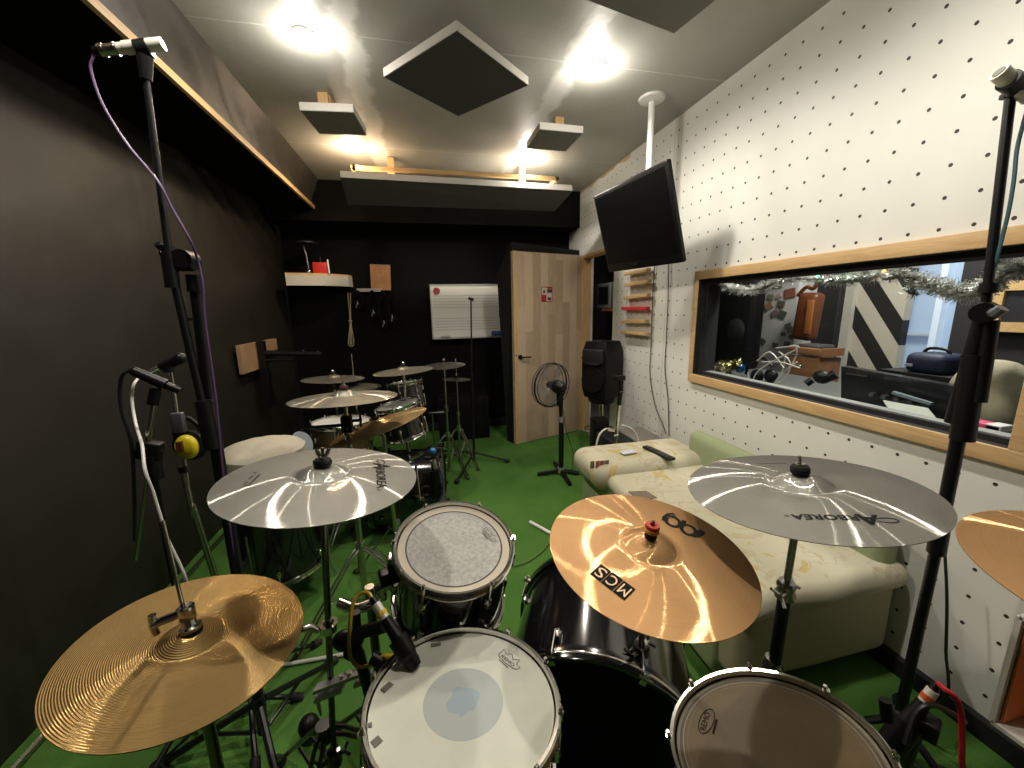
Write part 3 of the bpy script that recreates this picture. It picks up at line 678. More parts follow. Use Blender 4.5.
# ================================================================== DRUMS
def drum(name, label, cat, c, n, Rr, depth, headm, shellm=SHELL, lugs=6, a0=0, hoopm=CHROME, group=None, legs=None, hoopw=.011, lug_len=.05, bass=False, x=(1, 0, 0), bottom=True):
    T = frame(c, n, x); t = thing(name, label, cat, T=T, group=group)
    rs = Rr-.012
    put('shell', M(T).lathe([(rs, -.004), (rs, -depth+.004)], seg=64), shellm, t)
    put('drum_head', M(T).lathe([(0, 0), (rs*.5, 0), (rs-.004, 0), (rs, .002), (rs+.002, -.006)], seg=64), headm, t, label='round playing head')
    if bottom: put('bottom_head', M(T).lathe([(0, -depth-.001), (rs, -depth-.001), (rs+.002, -depth+.005)], seg=64), MATS.get('resonant head') or mat('resonant head', (.4, .4, .38), .3), t)
    if bass:
        for zz_ in (0, -depth):
            s_ = 1 if zz_ == 0 else -1
            hp = put('hoop', M(T).lathe([(rs+.004, zz_+s_*.012), (rs+.006, zz_+s_*.016), (Rr+.002, zz_+s_*.016), (Rr+.004, zz_+s_*.012), (Rr+.004, zz_-s_*.024), (rs+.004, zz_-s_*.024), (rs+.004, zz_+s_*.012)], seg=72), SHELL, t)
            put('hoop_inlay', M(T).lathe([(Rr+.0043, zz_+s_*.000), (Rr+.0055, zz_-s_*.003), (Rr+.0043, zz_-s_*.007)], seg=72), hoopm, hp)
    else:
        prof = [(rs+.003, .004), (rs+.003, hoopw), (rs+.004, hoopw+.003), (rs+.010, hoopw+.004), (rs+.013, hoopw+.001), (rs+.0105, hoopw-.003), (rs+.0085, -.006), (rs+.0125, -.0075), (rs+.0125, -.010), (rs+.006, -.011), (rs+.002, -.006)]
        put('hoop', M(T).lathe(prof, seg=72), hoopm, t)
        if bottom: put('hoop', M(T).lathe([(r, -depth-(h)) for r, h in prof], seg=72), hoopm, t)
    for k in range(lugs):
        a = a0+2*PI*k/lugs; u = V((math.cos(a), math.sin(a), 0)); sd = V((-u.y, u.x, 0)); rr = rs
        q = Matrix((u, sd, V((0, 0, 1)))).transposed()
        ends = ((-1, 0),) if depth < .16 else ((-1, 0), (1, -depth))
        for sg, z0 in ends:
            zc = z0+sg*(.055 if not bass else .07)
            if depth < .16: zc = -depth/2
            mb = M(T); mb.box(u*(rr+.007)+V((0, 0, zc)), (.016, .016, lug_len*.62), q, bev=.004).sph(u*(rr+.008)+V((0, 0, zc)), .011, (.9, .8, 1.35))
            L_ = put('lug', mb, hoopm, t)
            ro = .0125 if not bass else .022
            z1 = z0-sg*.004; mb = M(T)
            mb.cyl(u*(rr+ro)+V((0, 0, zc)), u*(rr+ro)+V((0, 0, z1-sg*.004)), .0028, seg=8)
            if bass: mb.box(u*(rr+.018)+V((0, 0, z1-sg*.014)), (.03, .016, .012), q).tube([u*(rr+ro)+V((0, 0, z1-sg*.02))-sd*.016, u*(rr+ro)+V((0, 0, z1-sg*.02))+sd*.016], .004)
            else:
                mb.cyl(u*(rr+ro-.001)+V((0, 0, z1-sg*.012)), u*(rr+ro-.001)+V((0, 0, z1+sg*.004)), .0065, seg=10).box(u*(rr+ro-.001)+V((0, 0, z1-sg*.016)), (.006, .006, .010), q)
            put('tension_rod', mb, hoopm, L_)
    return t, T
HEADS = m_head('coated snare head', (.54, .55, .465), dot=(.34, .37, .355), dr=.077, patch=(.26, .32, .355), R0=.175)
HEADT = m_head('clear two-ply tom head', (.40, .39, .36), edge=(.42, .37, .29), er=.87, R0=.148, ring=[(.127, .0020, (.02, .02, .02))], mott=.75)
HEADF = m_head('tan floor tom head', (.21, .15, .07), edge=(.36, .31, .215), er=.86, R0=.18, ring=[(.160, .003, (.14, .12, .09)), (.148, .0012, (.2, .17, .12))], mott=.2)
HEADK = mat('black bass head', (.003, .003, .003), .28)
HEADW = m_head('white head', (.62, .60, .54)); HEADG = m_head('grey head', (.30, .30, .27)); HEADO = m_head('olive head', (.10, .10, .06))
SN, TN, FN = V((.088, .084, 1)), V((.109, -.244, 1)), V((-.208, .229, 1))
sn, Ts = drum('snare_drum', 'snare drum with white coated head and grey centre dot, at the bottom of the picture', 'snare drum', V((.028, .624, .682))-SN.normalized()*.008, SN, .187, .14, HEADS, lugs=10, a0=.26)
tm, Tt = drum('tom_drum', 'small black tom with clear ringed head, between the silver crash and the bass drum', 'tom drum', V((.041, .945, .807))-TN.normalized()*.010, TN, .160, .21, HEADT, lugs=6, a0=-1.08)
ft, Tf = drum('floor_tom', 'black floor tom with tan head in the lower right foreground', 'floor tom', V((.576, .449, .618))-V((0, 0, .008)), FN, .18, .34, HEADF, lugs=8, a0=.2)
yaw = .466; axb = V((math.sin(yaw), math.cos(yaw), 0))
bd, Tbd = drum('bass_drum', 'large glossy black bass drum beneath the bronze crash cymbal', 'bass drum', (.359, .738, .295), -axb, .283, .42, HEADK, bass=True, lugs=8, a0=.39, x=(0, 0, 1))
def print_on(t, T, pts, h_=.0006): pass
def remo(par, T, p0, p1, hh_, crown=True):
    a = disc_at(T, *p0, .0); b = disc_at(T, *p1, .0); a.z = b.z = .0008; d = b-a; L_ = d.length; d.normalize(); u = V((-d.y, d.x, 0)); mb = M(T)
    text_into(mb, 'REMO', a+d*L_*.12, d, u, (0, 0, 1), width=L_*.72, height=hh_*.36)
    def q(x, y): return a+d*x*L_+u*y*hh_
    for P in ([(0, .0), (-.06, 1.0), (.17, .62), (.36, 1.08), (.58, .66), (.78, 1.12), (.86, .5), (1.08, .45), (1.0, 0), (.9, -.1), (.5, -.22), (.1, -.12), (0, 0)],): strip(mb, [q(*k) for k in P], .0016)
    strip(mb, [q(.2, -.38), q(.75, -.42)], .002)
    put('head_logo', mb, mat('head print', (.05, .048, .042), .7, spec=.1), par)
remo(sn, Ts, (498.5, 655), (515.5, 669.5), .022)
remo(tm, Tt, (482.5, 530), (493, 542), .018)
mb = M(Tf); P = [disc_at(Tf, *p) for p in oval(706.7, 721.5, 13, 7, R(-68))]
for p in P: p.z = .001
strip(mb, P, .0016, closed=True); a, b = disc_at(Tf, 704.5, 731), disc_at(Tf, 709.5, 713.5); a.z = b.z = .001; d_ = b-a; L_ = d_.length; d_.normalize()
u_ = V((-d_.y, d_.x, 0)); text_into(mb, 'REMO', a-u_*.002, d_, u_, (0, 0, 1), width=L_, height=.011)
strip(mb, [a-u_*.016, a+d_*L_*.8-u_*.016], .004)
put('head_logo', mb, mat('brown head print', (.04, .028, .014), .7, spec=.1), ft)
# tape scraps on the snare head
for (x, y, s1, s2, r_) in ((436, 645, .022, .010, .1), (387, 687.5, .022, .013, .8), (376.5, 742, .015, .014, .7), (369, 726, .010, .009, .2)):
    p = disc_at(Ts, x, y); put('tape', M(Ts).box((p.x, p.y, .0012), (s1, s2, .0012), rot3(r_)), mat('worn tape', (.14, .125, .10), .8), sn, label='small worn brown tape scrap')
# tom bracket and bass drum details
for a in (R(0), R(176)):
    u = V((math.cos(a), math.sin(a), 0)); put('mount_bracket', M(Tt).box(u*.158+V((0, 0, -.06)), (.03, .03, .05), Matrix.Rotation(a, 3, 'Z'), bev=.004), CHROME2, tm)
mb = M(); b0 = V((.359, .738, .295))+axb*.20; sidev = V((axb.y, -axb.x, 0))
for s_ in (-1, 1): put('spur', M().tube([b0+sidev*s_*.27+V((0, 0, -.02))+axb*.12, b0+sidev*s_*.40-V((0, 0, .28))+axb*.2], .008), CHROME, bd)
# snare stand
b = V((.02, .62, 0)); t = thing('snare_stand', 'chrome snare stand under the white-headed snare', 'drum stand', b)
put('stand_tube', M().cyl(b+V((0, 0, .04)), b+V((0, 0, .47)), .012), CHROME2, t)
for k in range(3):
    a = .5+k*2*PI/3; u = V((math.cos(a), math.sin(a), 0)); put('basket_arm', M().tube([b+V((0, 0, .45)), b+u*.178+V((0, 0, .50+SN.x*-.1))+V((0, 0, 0)), b+u*.182+V((0, 0, .54))], .006), CHROME2, t)
tripod(t, b, .25, .25, 1.2, CHROME2, double=True)
# floor tom legs
for k in range(3):
    a = 1.0+k*2*PI/3; u = Tf.to_3x3()@V((math.cos(a), math.sin(a), 0)); p = V(Tf.col[3][:3])+u*.185-V(Tf.col[2][:3])*.16
    L_ = put('leg', M().tube([p+V((0, 0, .12)), p+V((0, 0, -.1)), V((p.x+u.x*.01, p.y+u.y*.01, .03)), V((p.x+u.x*.05, p.y+u.y*.05, .012))], .006), CHROME, ft)
# tom arm stand left of the small tom (multi clamp, chrome bracket)
cx_, cy_ = -.10, .955
b = V((-.20, 1.02, 0)); t = thing('tom_stand', 'chrome stand and clamp holding the small tom on its left side', 'drum stand', b)
put('stand_tube', M().cyl(b+V((0, 0, .03)), V((b.x, b.y, .66)), .013), DKCH, t)
p0, p1 = at(340, 603, Y=.98), at(378, 600, Y=.98)
put('clamp', M().tube([p0, p0.lerp(p1, .5)+V((0, -.025, .0)), p1], .014, 10, 4).box(p1+V((.01, 0, .02)), (.03, .03, .035), bev=.005), CHROME, t)
put('tom_arm', M().tube([p1, at(385, 588, Y=.96), at(398, 575, Y=.95)], .008).cyl(at(376, 590, Y=.96), at(392, 583, Y=.96), .013), CHROME, t)
put('hinge_block', M().box(at(388, 576, Y=.955), (.045, .04, .035), rot3(.3), bev=.006), BLACK, t)
tripod(t, b, .25, .25, .3, DKCH, double=True)
# clamp rack between crash stand and microphone stand
A, B = at(316, 693, Y=.90), at(371, 672, Y=.86)
t = thing('clamp_rail', 'chrome clamp rail joining the crash stand tube and the microphone stand', 'clamp', A)
dv = (B-A); 
def barm(p_, q_, w_, h_):
    d_ = (q_-p_).normalized(); sd = V((d_.y, -d_.x, 0)).normalized()*w_/2; u_ = V((0, 0, h_/2))
    return M().hexa([p_-sd-u_, q_-sd-u_, q_+sd-u_, p_+sd-u_, p_-sd+u_, q_-sd+u_, q_+sd+u_, p_+sd+u_])
RAILM = mat('zinc', (.50, .49, .46), .4, .4)
put('rail', barm(A+V((0, 0, .012)), B+V((0, 0, .012)), .024, .010), RAILM, t)
put('rail', barm(A-V((0, 0, .012)), A.lerp(B, .5)-V((0, 0, .012)), .028, .010), RAILM, t)
put('rail', barm(A.lerp(B, .72)-V((0, 0, .012)), B-V((0, 0, .012)), .028, .010), RAILM, t)
for k in (.28, .48, .62): put('bolt', M().cyl(A.lerp(B, k)+V((0, 0, .014)), A.lerp(B, k)+V((0, 0, .026)), .006), CHROME, t)
put('spike', M().cyl(A-V((0, 0, .015)), A-V((-.004, 0, .07)), .007, .003), CHROME, t)

# ================================================================== MICROPHONES AND THEIR STANDS
MICS = mat('satin silver mic', (.72, .70, .60), .4, .3); YEL = mat('yellow band', (.65, .42, .02), .4)
def cable(label, pts, r, m, name='cable', group=None):
    return put(name, M().tube(pts, r, 7, 6), m, label=label, cat='cable', group=group)
PURP = mat('purple cable', (.09, .045, .13), .5); TEAL = mat('teal cable', (.05, .13, .15), .4); REDC = mat('red cable', (.50, .01, .03), .4); YC = mat('yellow cable', (.50, .30, .02), .4); WH = mat('white cable', (.6, .6, .55), .4); BC = mat('black cable', (.01, .01, .01), .4)
# left overhead
YS = 1.2
t = thing('microphone_stand', 'tall black microphone stand at the left holding the silver overhead microphone', 'microphone stand', at(213, 480, Y=YS)*1)
bx = at(221, 480, Y=YS); base = V((bx.x-.005, YS, 0)); t.location = base; FR[t.name] = Matrix.Translation(base)
J1, J2 = at(170, 262, Y=YS), at(188, 264, Y=YS+.02)
topc = at(146, 80, Y=YS)
put('boom_tube', M().cyl(J1, topc, .0085, .007).cyl(at(204, 412, Y=YS), J1, .010), BLACKM, t)
put('boom_grip', M().cyl(at(203, 400, Y=YS), at(212, 448, Y=YS), .021), BLACK, t)
m1_ = at(211, 415, Y=YS+.02); m2_ = at(194, 275, Y=YS+.02)
put('main_tube', M().cyl(base+V((0, 0, .05)), m1_, .0165).cyl(m1_, m2_, .0145), BLACKM, t)
put('collar', M().cyl(at(191, 319, Y=YS+.02)-V((0, 0, .004)), at(191, 319, Y=YS+.02)+V((0, 0, .004)), .020), BLACKM, t)
jm = (J1+J2)/2
put('joint', M().cyl(at(167, 246, Y=YS), at(173, 288, Y=YS), .0165).box(jm+V((.005, 0, .002)), (.06, .026, .045), bev=.008).cyl(m2_, at(196, 292, Y=YS+.02), .019).cyl(J2+V((0, -.03, .01)), J2+V((0, .02, .01)), .024, seg=20), BLACK, t)
w_ = M().tube([at(168, 250, Y=YS), at(162, 248, Y=YS), at(157, 244, Y=YS-.01)], [.007, .010, .008], 8).tube([at(162, 248, Y=YS), at(162, 254, Y=YS-.01)], .007, 8); put('wing_screw', w_, BLACK, t)
tripod(t, base, .16, .30, 1.05, BLACKM, .011, foot=True)
micA, micB = at(97, 51, Y=YS), at(163, 44, Y=YS)
put('mic_clip', M().cyl(topc-V((0, 0, .0)), at(145, 57, Y=YS), .012, .016).cyl(at(138, 50, Y=YS), at(150, 48, Y=YS), .019), BLACK, t)
t2 = thing('condenser_microphone', 'silver pencil microphone lying level on top of the left microphone stand', 'microphone', micA)
dm = (micB-micA); p = lambda k: micA+dm*k
put('mic_body', M().cyl(p(.42), p(1), .0135, seg=20).cyl(p(.32), p(.42), .0115, seg=20), MICS, t2)
put('plug', M().cyl(p(.10), p(.32), .0115).cyl(p(.05), p(.12), .013).cyl(p(.27), p(.30), .0135), CHROME2, t2)
put('plug_boot', M().cyl(p(-.04), p(.06), .008, .011), BLACK, t2)
cable('purple cable hanging from the left overhead microphone down its stand', [p(-.04), at(93, 58, Y=YS), at(91, 70, Y=YS), at(103, 105, Y=YS), at(128, 145, Y=YS), at(157, 180, Y=YS-.03), at(172, 208, Y=YS-.03), at(190, 240, Y=YS-.03), at(197, 258, Y=YS), at(203, 285, Y=YS), at(205, 320, Y=YS), at(216, 400, Y=YS), at(226, 500, Y=YS), at(245, 620, Y=YS)], .0029, PURP)
# right overhead
XS = 1.35
b0 = at(905, 705, X=XS); base = V((XS, .69, 0)); t = thing('microphone_stand', 'tall black microphone stand at the right in front of the control room window', 'microphone stand', base)
topr = at(1011, 92, X=XS); g1 = at(985, 312, X=XS); g2 = at(963, 425, X=XS)
put('main_tube', M().cyl(base+V((0, 0, .04)), at(937, 545, X=XS), .013).cyl(at(937, 545, X=XS), at(962, 420, X=XS), .015), BLACKM, t)
put('boom_tube', M().cyl(g2+V((0, .02, 0)), g1, .017).cyl(g1, topr, .0095), BLACKM, t)
put('boom_grip', M().cyl(at(962, 440, X=XS), at(975, 355, X=XS), .024).cyl(at(968, 400, X=XS)+V((0, -.02, 0)), at(980, 320, X=XS)+V((0, -.02, 0)), .015), BLACK, t)
put('tube_collar', M().cyl(at(936, 553, X=XS), at(940, 530, X=XS), .02), BLACK, t)
put('joint', M().sph(at(985, 312, X=XS), .026).cyl(at(983, 313, X=XS-.05), at(985, 312, X=XS+.03), .024).cyl(at(988, 293, X=XS), at(990, 283, X=XS), .017), BLACK, t)
w_ = M(); w_.tube([at(985, 312, X=XS-.03), at(996, 313, X=XS-.04), at(1003, 308, X=XS-.04)], [.010, .014, .012], 8); put('wing_screw', w_, mat('grey plastic', (.10, .10, .10), .4), t)
tripod(t, base, .15, .26, .5, BLACKM, .011)
mA, mB = at(999, 72, X=XS-.06), at(1030, 98, X=XS+.02)
put('mic_clip', M().cyl(topr, at(1015, 82, X=XS), .013, .018).cyl(at(1008, 80, X=XS-.04), at(1020, 88, X=XS), .021).cyl(at(1011, 95, X=XS)-V((0, 0, .003)), at(1011, 95, X=XS)+V((0, 0, .004)), .018), BLACK, t)
t2 = thing('condenser_microphone', 'silver pencil microphone on top of the right microphone stand, near the right edge', 'microphone', mA)
put('mic_body', M().cyl(mA, mA.lerp(mB, .45), .0165, seg=20).cyl(mA.lerp(mB, .45), mB, .0145), MICS, t2)
dd = (mA-mB).normalized(); put('grille', M().cyl(mA, mA+dd*.002, .011, seg=20), mat('mic grille', (.2, .2, .18), .5, .5), t2)
cable('teal cable running down the right microphone stand', [at(1030, 100, X=XS+.02), at(1023, 125, X=XS), at(1017, 150, X=XS), at(1014, 180, X=XS), at(1009, 210, X=XS), at(1003, 235, X=XS), at(996, 262, X=XS), at(990, 285, X=XS+.02)], .0038, TEAL)
cable('dark cable hanging behind the right microphone stand to the floor', [at(945, 555, X=1.5), at(947, 600, X=1.5), at(946, 650, X=1.5), at(944, 700, X=1.5), V((1.5, .78, .02))], .004, BC)
# cluster of small microphones behind the hi-hat
YM = 1.15
b = at(130, 560, Y=1.5); base = V((-.83, 1.28, 0))
t = thing('microphone_stand', 'thin black stand with chrome boom behind the hi-hat holding a small microphone', 'microphone stand', base)
cl0 = at(149, 450, Y=YM); put('main_tube', M().cyl(base+V((0, 0, .03)), cl0, .009), BLACKM, t)
put('boom_clamp', M().box(at(150, 450, Y=YM), (.055, .03, .05), rot3(0, 0, .3), bev=.006).cyl(at(152, 455, Y=YM), at(156, 478, Y=YM), .020).cyl(at(150, 447, Y=YM), at(162, 452, Y=YM), .008), BLACK, t)
put('boom_tube', M().cyl(at(148, 440, Y=YM), at(154, 402, Y=YM), .0065).cyl(at(148, 470, Y=YM), at(136, 560, Y=1.2), .004), CHROME2, t)
put('mic_clip', M().cyl(at(153, 404, Y=YM), at(156, 388, Y=YM), .013), BLACK, t)
tripod(t, base, .15, .28, 0.2, BLACKM, .009)
t2 = thing('microphone', 'slim black microphone tilted down on the chrome boom, left of the tall stand', 'microphone', at(132, 371, Y=YM))
put('mic_body', M().cyl(at(134, 371, Y=YM), at(166, 385, Y=YM), .012, .015).cyl(at(166, 385, Y=YM), at(181, 391, Y=YM), .010), BLACK, t2)
put('plug_boot', M().cyl(at(130, 371, Y=YM), at(134, 371, Y=YM), .007, .011), BLACK, t2)
cable('black cable looping down from the slim black microphone', [at(130, 371, Y=YM), at(122, 376, Y=YM), at(120, 395, Y=YM), at(123, 415, Y=YM), at(131, 440, Y=YM), at(134, 480, Y=YM), at(135, 540, Y=YM+.05)], .0045, BC)
Y3 = 1.32
base = V((-.71, Y3+.05, 0)); t = thing('microphone_stand', 'thin grey stand behind the hi-hat with yellow ear defenders hanging on it', 'microphone stand', base)
put('main_tube', M().cyl(at(192, 512, Y=Y3), at(170, 368, Y=Y3), .0055).cyl(base+V((0, 0, .03)), at(192, 505, Y=Y3), .010).cyl(at(183, 470, Y=Y3), at(193, 517, Y=Y3), .009), CHROME2, t)
put('collar', M().cyl(at(168.5, 366, Y=Y3), at(169.5, 372, Y=Y3), .015), BLACKM, t); put('collar', M().cyl(at(183, 466, Y=Y3), at(184, 472, Y=Y3), .013), BLACKM, t)
tripod(t, base, .15, .26, .9, BLACKM, .009)
t2 = thing('microphone', 'small black clip microphone with chrome neck above the ear defenders stand', 'microphone', at(165, 365, Y=Y3))
put('mic_body', M().cyl(at(161, 367, Y=Y3), at(180, 359, Y=Y3), .013, .017).sph(at(180, 358.5, Y=Y3), .018), BLACK, t2)
put('plug', M().cyl(at(148, 374, Y=Y3), at(162, 366.5, Y=Y3), .008), CHROME, t2)
cable('white cable hanging from the small microphone down past the clamp', [at(148, 374, Y=Y3), at(142, 376, Y=Y3), at(134, 384, Y=1.25), at(132, 400, Y=1.25), at(136, 425, Y=1.2), at(142, 445, Y=1.1), at(145, 470, Y=1.05), at(153, 492, Y=1.05), at(160, 515, Y=1.05), at(168, 540, Y=1.05), at(180, 565, Y=1.05), at(187, 585, Y=1.05), at(190, 620, Y=1.08)], .0036, WH)
em = thing('ear_defenders', 'yellow and black ear defenders hanging on the thin grey stand', 'ear defenders', at(187, 447, Y=Y3-.04))
q0 = at(187, 447, Y=Y3-.05)
put('ear_cup', M().sph(q0, .036, (.85, .55, 1.05), 20), mat('yellow plastic', (.62, .50, .015), .35), em)
put('cushion', M().ring(q0+V((0, .018, 0)), (0.1, 1, 0), .036, .012), BLACK, em)
put('badge', M().box(q0+V((-.004, -.024, .01)), (.014, .01, .03)), mat('badge dark red', (.12, .02, .01), .5), em)
put('headband', M().tube([q0+V((-.035, .02, .02)), q0+V((-.03, .02, .06)), q0+V((0, .02, .085)), q0+V((.03, .02, .055)), q0+V((.037, .02, .01))], .007, 8, 5), BLACK, em)
put('slider', M().box(q0+V((-.012, .005, .075)), (.03, .02, .06), bev=.004), mat('slider grey', (.06, .06, .065), .4), em)
# snare microphone with yellow cable, and its small stand
ys = .84
base = V((-.135, ys, 0)); t = thing('microphone_stand', 'short black microphone stand between the silver crash stand and the snare', 'microphone stand', base)
jt = at(352, 640, Y=ys)
put('main_tube', M().cyl(base+V((0, 0, .02)), at(358, 650, Y=ys), .013).cyl(at(358, 650, Y=ys), at(356, 612, Y=ys), .010), BLACK, t)
put('joint', M().sph(at(346, 640, Y=ys), .026, (1.2, .8, 1)).tube([at(346, 640, Y=ys), at(362, 632, Y=ys-.02), at(385, 626, Y=ys-.05)], .014).tube([at(360, 632, Y=ys), at(350, 655, Y=ys)], .017), BLACK, t)
put('base_plate', M().lathe([(0, 0), (.10, 0), (.10, .012), (.02, .022), (0, .022)], base, (0, 0, 1), 32), BLACKM, t)
mA, mB = at(375, 603, Y=.80), at(404, 648, Y=.74)
t2 = thing('microphone', 'black microphone with yellow-ringed plug pointing down at the snare head', 'microphone', mA)
dv = mB-mA; p = lambda k: mA+dv*k
put('mic_body', M().lathe([(0, 0), (.011, 0), (.0125, .03), (.015, .06), (.0155, .105), (.012, .118), (0, .120)], p(.35), dv, 24), BLACK, t2)
put('mic_head', M().cyl(p(.78), p(1.12), .0215, .020, 24).sph(p(1.1), .0195), BLACK, t2)
put('plug', M().cyl(p(.02), p(.36), .0105, seg=18), MICS, t2); put('plug_ring', M().cyl(p(.20), p(.28), .0118, seg=18), YEL, t2)
put('plug_boot', M().cyl(p(-.12), p(.04), .0075, .010), BLACK, t2)
cable('yellow cable looping from the snare microphone', [p(-.12), at(368, 593, Y=.82), at(360, 594, Y=.83), at(353, 603, Y=.82), at(350, 625, Y=.80), at(349, 645, Y=.80), at(352, 660, Y=.80), at(360, 667, Y=.80), at(372, 664, Y=.80), at(384, 656, Y=.80), at(395, 657, Y=.78)], .0042, YC)
t2 = thing('microphone', 'black microphone lying low beside the snare rim, under the yellow-ringed one', 'microphone', at(385, 664, Y=.8))
put('mic_body', M().cyl(at(372, 657, Y=.81), at(392, 668, Y=.79), .015, .013).cyl(at(392, 668, Y=.79), at(398, 661, Y=.78), .012), BLACK, t2); put('plug_ring', M().cyl(at(386, 657, Y=.79), at(394, 657, Y=.78), .006), YEL, t2)
# floor tom microphone at lower right
t2 = thing('microphone', 'black microphone with orange-banded plug on the right stand near the floor tom', 'microphone', at(915, 720, Y=.55))
mA, mB = at(933, 690, X=1.16), at(893, 742, X=1.08); dv = mB-mA; p = lambda k: mA+dv*k
put('plug', M().cyl(p(0), p(.22), .012, seg=18), MICS, t2); put('plug_ring', M().cyl(p(.10), p(.18), .0130, seg=18), mat('orange band', (.5, .08, .02), .4), t2)
put('plug_boot', M().cyl(p(-.12), p(.02), .007, .010), BLACK, t2); put('mic_body', M().cyl(p(.22), p(.6), .013, .020).cyl(p(.6), p(1.2), .028, .028, 24), BLACK, t2)
put('mic_clip', M().tube([at(905, 745, X=1.05), at(915, 715, X=1.1), at(930, 705, X=1.14), at(950, 712, X=1.2), at(965, 722, X=1.25)], .006, 8, 4), BLACKM, t2)
cable('red cable arching from the orange-banded microphone plug', [p(-.12), at(946, 690, X=1.12), at(955, 697, X=1.12), at(961, 712, X=1.13), at(962, 735, X=1.13), at(962, 760, X=1.13), at(960, 800, X=1.15), V((1.15, .52, .06))], .0055, REDC)
t3 = thing('microphone_stand', 'low black boom stand at the lower right edge beside the floor tom', 'microphone stand', (1.22, .60, 0))
put('main_tube', M().cyl((1.22, .60, .02), at(925, 712, X=1.15), .012), BLACKM, t3)
put('joint', M().box(at(925, 725, X=1.14), (.05, .05, .05), rot3(.4), bev=.008), BLACK, t3); put('boom_end', M().cyl(at(887, 720, X=1.0), at(885, 700, X=1.0), .012), BLACK, t3)
tripod(t3, (1.22, .60, 0), .12, .22, 0.1, BLACKM, .011)
cable('orange cable lying on the floor at the lower right corner', [V((1.25, .62, .015)), V((1.38, .56, .012)), V((1.5, .52, .012)), V((1.58, .42, .012)), V((1.52, .3, .012))], .005, mat('orange cable', (.3, .06, .02), .5))

# ================================================================== SECOND KIT
kg = 'second drum kit'
ct, Tc = drum('floor_tom', 'black floor tom under a cream cloth cover, behind the silver crash', 'floor tom', (-.79, 1.98, .60), (0, 0, 1), .205, .43, HEADW, lugs=6, a0=-1.3)
for k in range(3):
    a = -1.8+k*2*PI/3; u = V((math.cos(a), math.sin(a), 0)); put('leg', M().tube([V((-.79, 1.98, .45))+u*.215, V((-.79, 1.98, .05))+u*.215, V((-.79, 1.98, .012))+u*.235], .006), CHROME, ct)
cv = M()
def cvf(u, v):
    a = 2*PI*u
    if v < .6: r = .182*(v/.6); z = .80+.030*math.cos(v/.6*1.5)-.02*(v/.6)**4*1
    else: r = .182+.006*(1+math.sin(a*7)*.4)*min(1, (v-.6)*5); z = .778-.21*(v-.6)/.4*1.0
    return (-.80+r*math.cos(a)+.0, 1.97+r*math.sin(a), z+.006*math.sin(a*2+1)*(v)+.003*math.sin(a*9)*v)
cv.grid(cvf, 48, 20)
put('drum_cover', cv, mat('cream cloth', (.42, .385, .30), .8, bump=.4, bscale=14, var=.12), label='cream cloth cover pulled over the second kit floor tom', cat='cover')
pdl = thing('practice_pad', 'small round pale disc tilted beside the cream cloth cover', 'pad', at(306, 440, Y=2.25))
put('pad_disc', M().lathe([(0, -.008), (.068, -.008), (.072, 0), (.068, .008), (0, .008)], at(302, 444, Y=2.2), (.85, -.35, .35), 40), mat('pale blue grey', (.17, .20, .21), .5), pdl)
K2C = V((-.435, 1.86, 1.035))
def simple_cym(label, c, hw, tilt, m, name='crash_cymbal'):
    c = V(c); o, T, z = cymbal(name, label, c, tilt, hw, m, bow=.07); return o, c, z
c2, cc2, z2c = simple_cym('silver crash cymbal at the second kit, just beyond the cream cloth cover', (-.363, 1.744, 1.053), .22, (.004, .059, 1), OLDC)
stand('chrome double-braced stand of the second kit silver crash', (cc2.x+.0, 1.744, 0), cc2, (.004, .059, 1), .22, z2c, 'nut', (.86,), CHROME2, ang=-.3, legs=(.33, .34), capr=.018, caph=.016, capm=mat('dark red felt', (.06, .012, .012), .9))
t = thing('clamp', 'black clamp with short rods on the tube of the second kit crash stand', 'clamp', (cc2.x, 1.744, .9)); pc = at(347, 424, Y=1.744)
put('clamp_body', M().box(pc, (.045, .04, .075), bev=.006), BLACK, t)
put('clamp_arm', M().tube([at(300, 428, Y=1.8), at(345, 425, Y=1.744)], [.006, .008], 8).tube([at(350, 421, Y=1.744), at(362, 420, Y=1.744)], .007).tube([at(360, 414, Y=1.744), at(361, 427, Y=1.744)], .005), BLACKM, t)
tb = V((-.245, 1.857, .886)); nB = V((-.286, .077, 1))
o, T, zq = cymbal('crash_cymbal', 'bronze cymbal tilted steeply at the second kit, edge lit', tb, nB, .23, OLDB, bow=.05)
nn = nB.normalized()
t = thing('cymbal_stand', 'stand hidden under the steeply tilted bronze cymbal of the second kit', 'cymbal stand', (tb.x+.03, 1.95, 0))
put('lower_tube', M().cyl((tb.x+.03, 1.95, .03), tb-nn*.05, .011), CHROME2, t); put('rod', M().cyl(tb-nn*.05, tb+nn*.045, .004), CHROME2, t); put('top_felt', M().cyl(tb+nn*.03, tb+nn*.042, .014), FELT, t)
tripod(t, (tb.x+.03, 1.95, 0), .3, .25, .7, CHROME2, double=True)
sc = V((-.55, 2.48, .743))
d2, T2 = drum('snare_drum', 'white-headed snare at the second kit, seen edge-on behind the clamp', 'snare drum', sc, (.035, .042, 1), .178, .15, HEADW, lugs=8, shellm=mat('amber shell', (.045, .028, .008), .3, coat=.5))
t = thing('snare_stand', 'stand under the second kit white-headed snare', 'drum stand', (sc.x, sc.y, 0)); bb = V((sc.x, sc.y, 0))
put('stand_tube', M().cyl(bb+V((0, 0, .03)), bb+V((0, 0, sc.z-.19)), .012), CHROME2, t); tripod(t, bb, .25, .25, .1, CHROME2, double=True)
